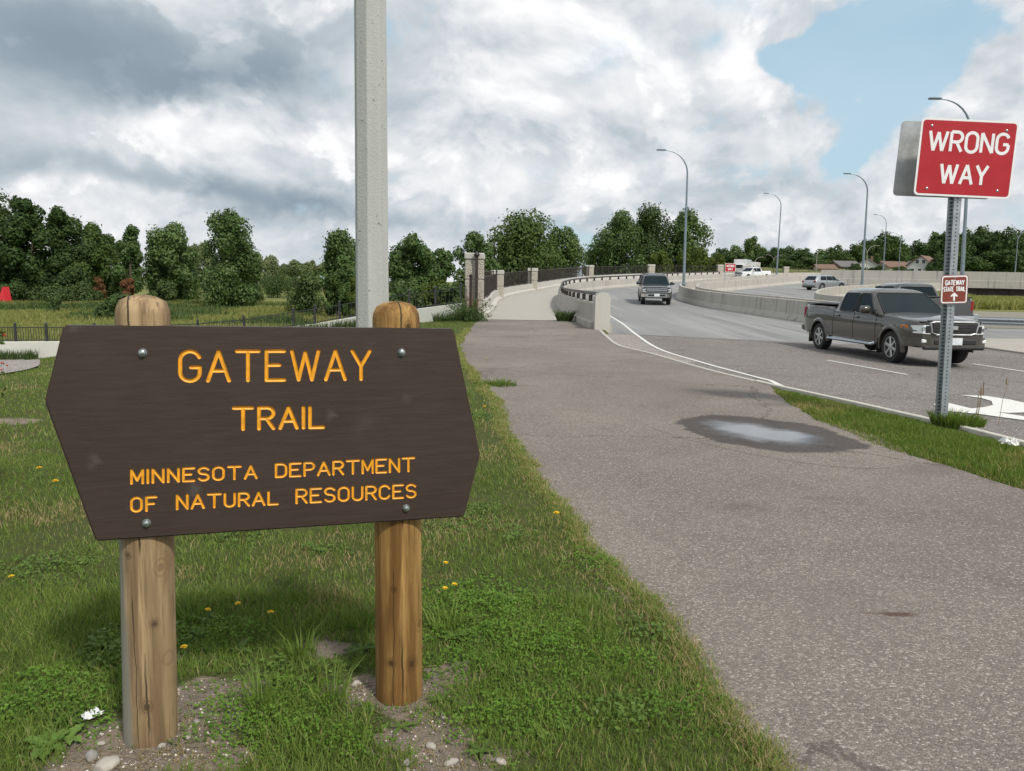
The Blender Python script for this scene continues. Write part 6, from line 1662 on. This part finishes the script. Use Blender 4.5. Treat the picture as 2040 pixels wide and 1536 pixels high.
# grass tufts that stand out
def tuft(label, loc, n, h, r_, mat_, seed, name='grass_tuft', w_=.006):
    rng = np.random.default_rng(seed); t = thing(name, label, 'grass tuft', loc); a = rng.uniform(0, 2 * PI, n); rr = r_ * np.sqrt(rng.uniform(size=n)); X, Y = rr * np.cos(a), rr * np.sin(a)
    H = h * rng.uniform(.4, 1.1, n); la = a + rng.normal(size=n) * .5; ln = H * rng.uniform(.2, .9, n); ang = rng.uniform(0, 2 * PI, n); base = np.stack([X, Y, 0 * X - .01], 1)
    sx = np.stack([np.cos(ang), np.sin(ang), 0 * ang], 1) * w_ / 2; ld = np.stack([np.cos(la), np.sin(la), 0 * la], 1)
    mid = base + ld * (ln * .4)[:, None]; mid[:, 2] += H * .62; tip = base + ld * ln[:, None]; tip[:, 2] += H * .9
    V_ = np.stack([base - sx, base + sx, mid + sx * .8, mid - sx * .8, tip + sx * .1, tip - sx * .1], 1).reshape(-1, 3); i = np.arange(n)[:, None] * 6
    np_mesh('blades', V_, np.concatenate([i + np.array([[0, 1, 2, 3]]), i + np.array([[3, 2, 4, 5]])], 0), mat_, t, attr=np.tile(rng.uniform(size=n) * .8, 2)); return t
tuft('lush grass tuft growing round the foot of the red sign post', (WB.x + .10, WB.y - .02, .02), 520, .17, .20, m_grassb, 71, w_=.012)
tuft('second grass tuft right of the red sign post', (WB.x + .30, WB.y - .05, .02), 200, .12, .12, m_grassb, 72, w_=.011)
x, y = g0(998, 768); tuft('thin grass tuft in a crack at the left edge of the trail', (x, y, .005), 260, .10, .22, m_grassb, 73, w_=.012)
p = at_z(1130, 640, 0); tuft('dusty weed clump at the foot of the trail wall', (p.x - .1, p.y, .0), 300, .50, .28, m_shrubd, 74, w_=.03)
p = at_z(1255, 1140, 0)
for k, (px, py) in enumerate(((600, 1310), (655, 1400), (380, 1235), (720, 1250), (520, 1405), (890, 1255))):
    x, y = g0(px, py); tuft('long bladed grass tuft between the sign posts, one of several alike', (x, y, 0), 60, .16, .06, m_grass, 80 + k, w_=.005)['group'] = 'long grass tufts between the sign posts'
# tall seed stalks right of the sign post
t = thing('seed_stalks', 'thin brown seed stalks standing right of the red sign post', 'grass', (WB.x + .5, WB.y + .1, 0)); b = MB(); rg2 = random.Random(4)
for k in range(5):
    x = rg2.uniform(-.15, .2); hh = rg2.uniform(.35, .52); b.tube([(x, 0, 0), (x + .02, 0, hh * .6), (x + rg2.uniform(-.02, .09), 0, hh)], [.003, .0025, .002], 5); b.lathe([(.001, 0), (.007, .02), (.006, .07), (.001, .09)], (x + .04, 0, hh - .05), n=6)
b.build('stalks', plain('seed_stalk_brown', (.20, .13, .07), .8), t)
# big spreading weed bush at the pillar
t = thing('weed_bush', 'bushy green weed with wiry branches at the foot of the tall stone pillar', 'bush', (-1.62, 28.2, -.02)); rngb = np.random.default_rng(88); b = MB(); PTS = []
for k in range(90):
    a = rngb.uniform(0, 2 * PI); e = rngb.uniform(.35, 1.25); L = rngb.uniform(.5, 1.45) * (1.0 if e > .7 else .8); d = Vector((math.cos(a) * math.cos(e), math.sin(a) * math.cos(e), math.sin(e)))
    pts = [d * (L * f) + Vector((0, 0, -.25 * L * f * f)) + Vector(rngb.normal(size=3) * .02) for f in (0, .35, .7, 1)]; b.tube(pts, [.008, .006, .004, .002], 4, False)
    for f in rngb.uniform(.15, 1, 50): i = min(int(f * 3), 2); PTS.append(pts[i].lerp(pts[i + 1], f * 3 - i) + Vector(rngb.normal(size=3) * (.07 - .03 * f)))
b.build('branches', m_stem, t); C = np.array(PTS); N_ = rngb.normal(size=(len(C), 3)); N_ /= np.linalg.norm(N_, axis=1)[:, None]; V_, F_ = quads_at(C, N_, .042 * rngb.uniform(.5, 1.3, len(C)), rngb, .35, .1)
np_mesh('leaves', V_, F_, m_shrubd, t, attr=rngb.uniform(size=len(C)))
t = thing('weed_bush', 'reddish brown dead weed stems in front of the tall stone pillar', 'bush', (-1.5, 28.6, 0)); b = MB(); PTS = []
for k in range(14):
    a = rngb.uniform(0, 2 * PI); L = rngb.uniform(.7, 1.25); d = Vector((math.cos(a) * .28, math.sin(a) * .28, 1)); pts = [d * (L * f) for f in (0, .5, 1)]; b.tube(pts, [.006, .004, .002], 4, False)
    for f in rngb.uniform(.4, 1, 22): PTS.append(d * (L * f) + Vector(rngb.normal(size=3) * .05))
b.build('stems', plain('dead_stem', (.22, .13, .08), .9), t); C = np.array(PTS); N_ = rngb.normal(size=(len(C), 3)); N_ /= np.linalg.norm(N_, axis=1)[:, None]; V_, F_ = quads_at(C, N_, .03 * np.ones(len(C)), rngb, .4, .1); np_mesh('leaves', V_, F_, m_rust, t, attr=rngb.uniform(size=len(C)))
# berry bush reaching in from the left edge
q = at_y(-28, 690, 4.6); t = thing('berry_bush', 'leafy bush with red orange berries reaching in at the left edge', 'bush', (q.x - .02, 4.6, 0)); t.scale = (1, 1, 1.13); b = MB(); PTS = []; BR = []
for k in range(40):
    a = rngb.uniform(-1.7, 1.7) ; e = rngb.uniform(.3, 1.3); L = rngb.uniform(.12, .30); s_ = Vector((-.12, 0, rngb.uniform(.60, .98))); d = Vector((math.cos(a) * math.cos(e), math.sin(a) * math.cos(e), math.sin(e) * .6))
    pts = [s_, s_ + d * L * .5, s_ + d * L + Vector((0, 0, -.03))]; b.tube(pts, [.004, .003, .0015], 4, False)
    for f in rngb.uniform(.1, 1.05, 34): PTS.append(s_.lerp(pts[2], f) + Vector(rngb.normal(size=3) * .022))
    if k % 2 == 0: BR += [pts[2] + Vector(rngb.normal(size=3) * .012) for _ in range(4)]
for k in range(6): b.tube([(rngb.uniform(-.06, .06) - .1, rngb.uniform(-.06, .06), -.02), (rngb.uniform(-.05, .05) - .1, 0, .6), (-.1 + rngb.uniform(-.08, .08), 0, 1.05)], [.009, .006, .003], 5, False)
b.build('branches', m_stem, t); C = np.array(PTS); N_ = rngb.normal(size=(len(C), 3)); N_ /= np.linalg.norm(N_, axis=1)[:, None]; V_, F_ = quads_at(C, N_, .019 * rngb.uniform(.6, 1.3, len(C)), rngb, .5, .1); np_mesh('leaves', V_, F_, m_tree2, t, attr=rngb.uniform(size=len(C)))
b = MB()
for p in BR: b.lathe([(.001, -.006), (.006, -.002), (.006, .002), (.001, .006)], p, n=6)
b.build('berries', m_berry, t, smooth=True)
# dandelions
dl = [(25, 1176), (80, 960), (112, 988), (415, 1245), (540, 1250), (475, 1232), (368, 1322), (886, 1200), (905, 1192), (1108, 1055), (970, 725), (965, 828), (888, 1147)]
where = ['left of the board at the left edge', 'just left of the board, upper of two', 'just left of the board, lower of two', 'right of the pale post', 'left of the amber post in the sign shadow', 'halfway between the two posts', 'low at the right side of the pale post', 'right of the amber post, left of two', 'right of the amber post, right of two', 'on the lawn near the trail edge', 'far up at the lawn edge beside the board corner', 'beside the right point of the board', 'right of the amber post, farther one still closed']
dproto = None
for k, (px, py) in enumerate(dl):
    x, y = g0(px, py); lb = 'yellow dandelion ' + where[k]
    if dproto is None:
        t = dproto = thing('dandelion', lb, 'flower', (x, y, 0), 0, 'dandelions in the lawn')
        b = MB(); b.tube([(0, 0, 0), (.004, 0, .04), (0, 0, .072)], .0018, 5); b.build('stem', m_stem, t)
        b = MB(); rgd = random.Random(3)
        for j in range(46):
            a = rgd.uniform(0, 6.28); e = rgd.uniform(.05, 1.3); L = .015; d = Vector((math.cos(a) * math.cos(e), math.sin(a) * math.cos(e), math.sin(e) * .55)); s_ = Vector((-math.sin(a), math.cos(a), 0)) * .0022; o_ = Vector((0, 0, .070))
            b.add([o_ - s_ * .4, o_ + s_ * .4, o_ + d * L + s_, o_ + d * L - s_], [(0, 1, 2, 3)])
        b.build('petals', m_dand, t, fix=False)
    else: t = copy_tree(dproto); t['label'] = lb
    t.location = (x, y, float(ground_z(x, y))); t.rotation_euler = (0, 0, k * 1.3); s_ = 1.0 if y < 4 else 1.5; t.scale = (s_ * .95,) * 3
# stones
def stone(label, px, py, sx_, sy_, sz_, m_, seed, name='stone'):
    x, y = g0(px, py); rg = np.random.default_rng(seed); bm = bmesh.new(); bmesh.ops.create_icosphere(bm, subdivisions=3, radius=1)
    K = rg.normal(size=(7, 3)); K /= np.linalg.norm(K, axis=1)[:, None]; dd = rg.uniform(.72, .95, 7)
    for v in bm.verts:
        c = v.co.copy()
        for n_, d_ in zip(K, dd):
            ex_ = c.dot(Vector(n_)) - d_
            if ex_ > 0: c -= Vector(n_) * ex_
        v.co = c * (1 + .03 * math.sin(9 * c.x + seed) + .02 * math.sin(17 * c.y))
        v.co = Vector((v.co.x * sx_, v.co.y * sy_, v.co.z * sz_))
    me = bpy.data.meshes.new(name); bm.to_mesh(me); bm.free(); me.materials.append(m_)
    me.polygons.foreach_set('use_smooth', [True] * len(me.polygons)); me.set_sharp_from_angle(angle=rad(40))
    o = bpy.data.objects.new(name, me); COL.objects.link(o); o.location = (x, y, sz_ * .45); o.rotation_euler = (0, 0, seed); tag(o, label, 'stone', 'loose stones by the sign posts'); return o
st = [('large whitish rounded stone at the bottom left edge of the bare soil', 212, 1530, .040, .028, .022, m_rock), ('grey angular stone beside the large whitish stone', 182, 1512, .022, .018, .018, m_rock_g), ('pale flat stone left of the pale post foot', 202, 1483, .014, .010, .006, m_rock), ('pale stone chip at the pale post foot', 322, 1488, .013, .010, .008, m_rock),
      ('white stone chip right of the pale post foot', 375, 1470, .011, .009, .008, m_rock), ('grey stone behind the pale post foot', 392, 1440, .013, .010, .009, m_rock_g), ('tan stone at the left side of the amber post', 708, 1365, .018, .012, .012, m_rock), ('white pebble in front of the amber post', 742, 1415, .010, .008, .008, m_rock),
      ('whitish jagged stone on the bare soil below the amber post', 858, 1490, .018, .014, .012, m_rock), ('long tan stone at the bottom centre', 898, 1522, .026, .012, .011, m_rock), ('round grey stone half buried at the bottom centre', 812, 1522, .016, .014, .010, m_rock_g), ('light grey stone at the bottom right of the soil patch', 998, 1520, .020, .013, .010, m_rock), ('flat grey stone in the soil below the amber post', 785, 1465, .018, .010, .005, m_rock_g)]
for k, (lb, px, py, a_, b_, c_, m_) in enumerate(st): stone(lb, px, py, a_, b_, c_, m_, k + 1)
rng = np.random.default_rng(77); PX, PY = [], []
for cx, cy, rx, ry in DIRT[:8]:
    n = int(2600 * rx * ry * PI) + 40; a = rng.uniform(0, 2 * PI, n); r_ = np.sqrt(rng.uniform(size=n)); PX.append(cx + rx * r_ * np.cos(a)); PY.append(cy + ry * r_ * np.sin(a))
X, Y = np.concatenate(PX), np.concatenate(PY); n = len(X); s_ = .0022 + .006 * rng.uniform(size=n) ** 4
oc = np.array([[1, 0, 0], [0, 1, 0], [-1, 0, 0], [0, -1, 0], [0, 0, .7], [0, 0, -.7]]); of = np.array([[0, 1, 4], [1, 2, 4], [2, 3, 4], [3, 0, 4], [1, 0, 5], [2, 1, 5], [3, 2, 5], [0, 3, 5]])
V_ = oc[None] * s_[:, None, None] * rng.uniform(.6, 1.4, (n, 6, 1)) + np.stack([X, Y, s_ * .3], 1)[:, None]; F_ = (of[None] + np.arange(n)[:, None, None] * 6)
o = np_mesh('pebbles', V_.reshape(-1, 3), F_.reshape(-1, 3), m_pebble, attr=np.repeat(rng.uniform(size=n), 8)); tag(o, kind='stuff')
# dry straw on the soil
n = 900; k = rng.integers(0, 7, n); D = np.array(DIRT[:8])[k]; a = rng.uniform(0, 2 * PI, n); r_ = np.sqrt(rng.uniform(size=n)) * 1.1; X, Y = D[:, 0] + D[:, 2] * r_ * np.cos(a), D[:, 1] + D[:, 3] * r_ * np.sin(a)
th = rng.uniform(0, 2 * PI, n); L = rng.uniform(.01, .045, n); d = np.stack([np.cos(th), np.sin(th), 0 * th], 1) * L[:, None]; s2 = np.stack([-np.sin(th), np.cos(th), 0 * th], 1) * .0009; c0 = np.stack([X, Y, np.full(n, .004)], 1)
V_ = np.stack([c0 - s2, c0 + s2, c0 + d + s2 + [0, 0, .006], c0 + d - s2 + [0, 0, .006]], 1).reshape(-1, 3); o = np_mesh('dry_grass', V_, np.arange(4 * n).reshape(n, 4), m_dry, attr=rng.uniform(size=n) * .8); tag(o, kind='stuff')
# litter
def crumple(label, px, py, size, m_, seed, zz=.0, cat='litter', name='paper_scrap'):
    x, y = g0(px, py); rg = np.random.default_rng(seed); N = 9; vs = []
    for i in range(N):
        for j in range(N): vs.append(((i / (N - 1) - .5) * size * (1 + .25 * rg.normal()), (j / (N - 1) - .5) * size * .7 * (1 + .25 * rg.normal()), size * .28 * abs(rg.normal()) * (1 if 0 < i < N - 1 and 0 < j < N - 1 else .25) + .004))
    b = MB(); b.add(vs, [(i * N + j, i * N + j + 1, (i + 1) * N + j + 1, (i + 1) * N + j) for i in range(N - 1) for j in range(N - 1)]); o = b.build(name, m_, fix=False); o.location = (x, y, zz); o.rotation_euler = (0, 0, seed)
    tag(o, label, cat); return o
crumple('crumpled white paper on the grass verge at the right edge', 2012, 897, .13, m_paper, 2, .05)
crumple('torn white plastic scrap on the soil left of the pale post', 184, 1432, .05, m_tissue, 4, .006, name='plastic_scrap')
x, y = g0(1465, 1455); b = MB(); b.tube([(-.035, .015, .012), (.0, .002, .010), (.028, -.008, .010), (.036, -.014, .009), (.033, -.028, .008)], .0022, 6); o = b.build('stick', m_rock, smooth=True); o.location = (x, y, .006); tag(o, 'thin pale bent stick lying at the trail edge near the bottom', 'stick')
x, y = g0(1790, 1226); 
# red tent-like object far left
q = at_y(3, 575, 88); z = gz(q.x, 88); t = thing('tent', 'small red tent at the foot of the dark wood on the left edge', 'tent', (q.x, 88, z)); b = MB(); b.prism([(-.75, 0, 0), (.45, 0, 0), (-.1, .3, q.z - z + .2)], (0, 0, 0), (.1, 1.0, 0)); b.build('canopy', plain('red_fabric', (.55, .02, .03), .7), t)
b = MB(); b.prism([(-.35, -.02, 0), (.05, -.02, 0), (-.15, .1, .9)], (0, 0, 0), (0, -.02, 0)); b.build('entrance', m_trim, t)
print('objects', len(bpy.data.objects))
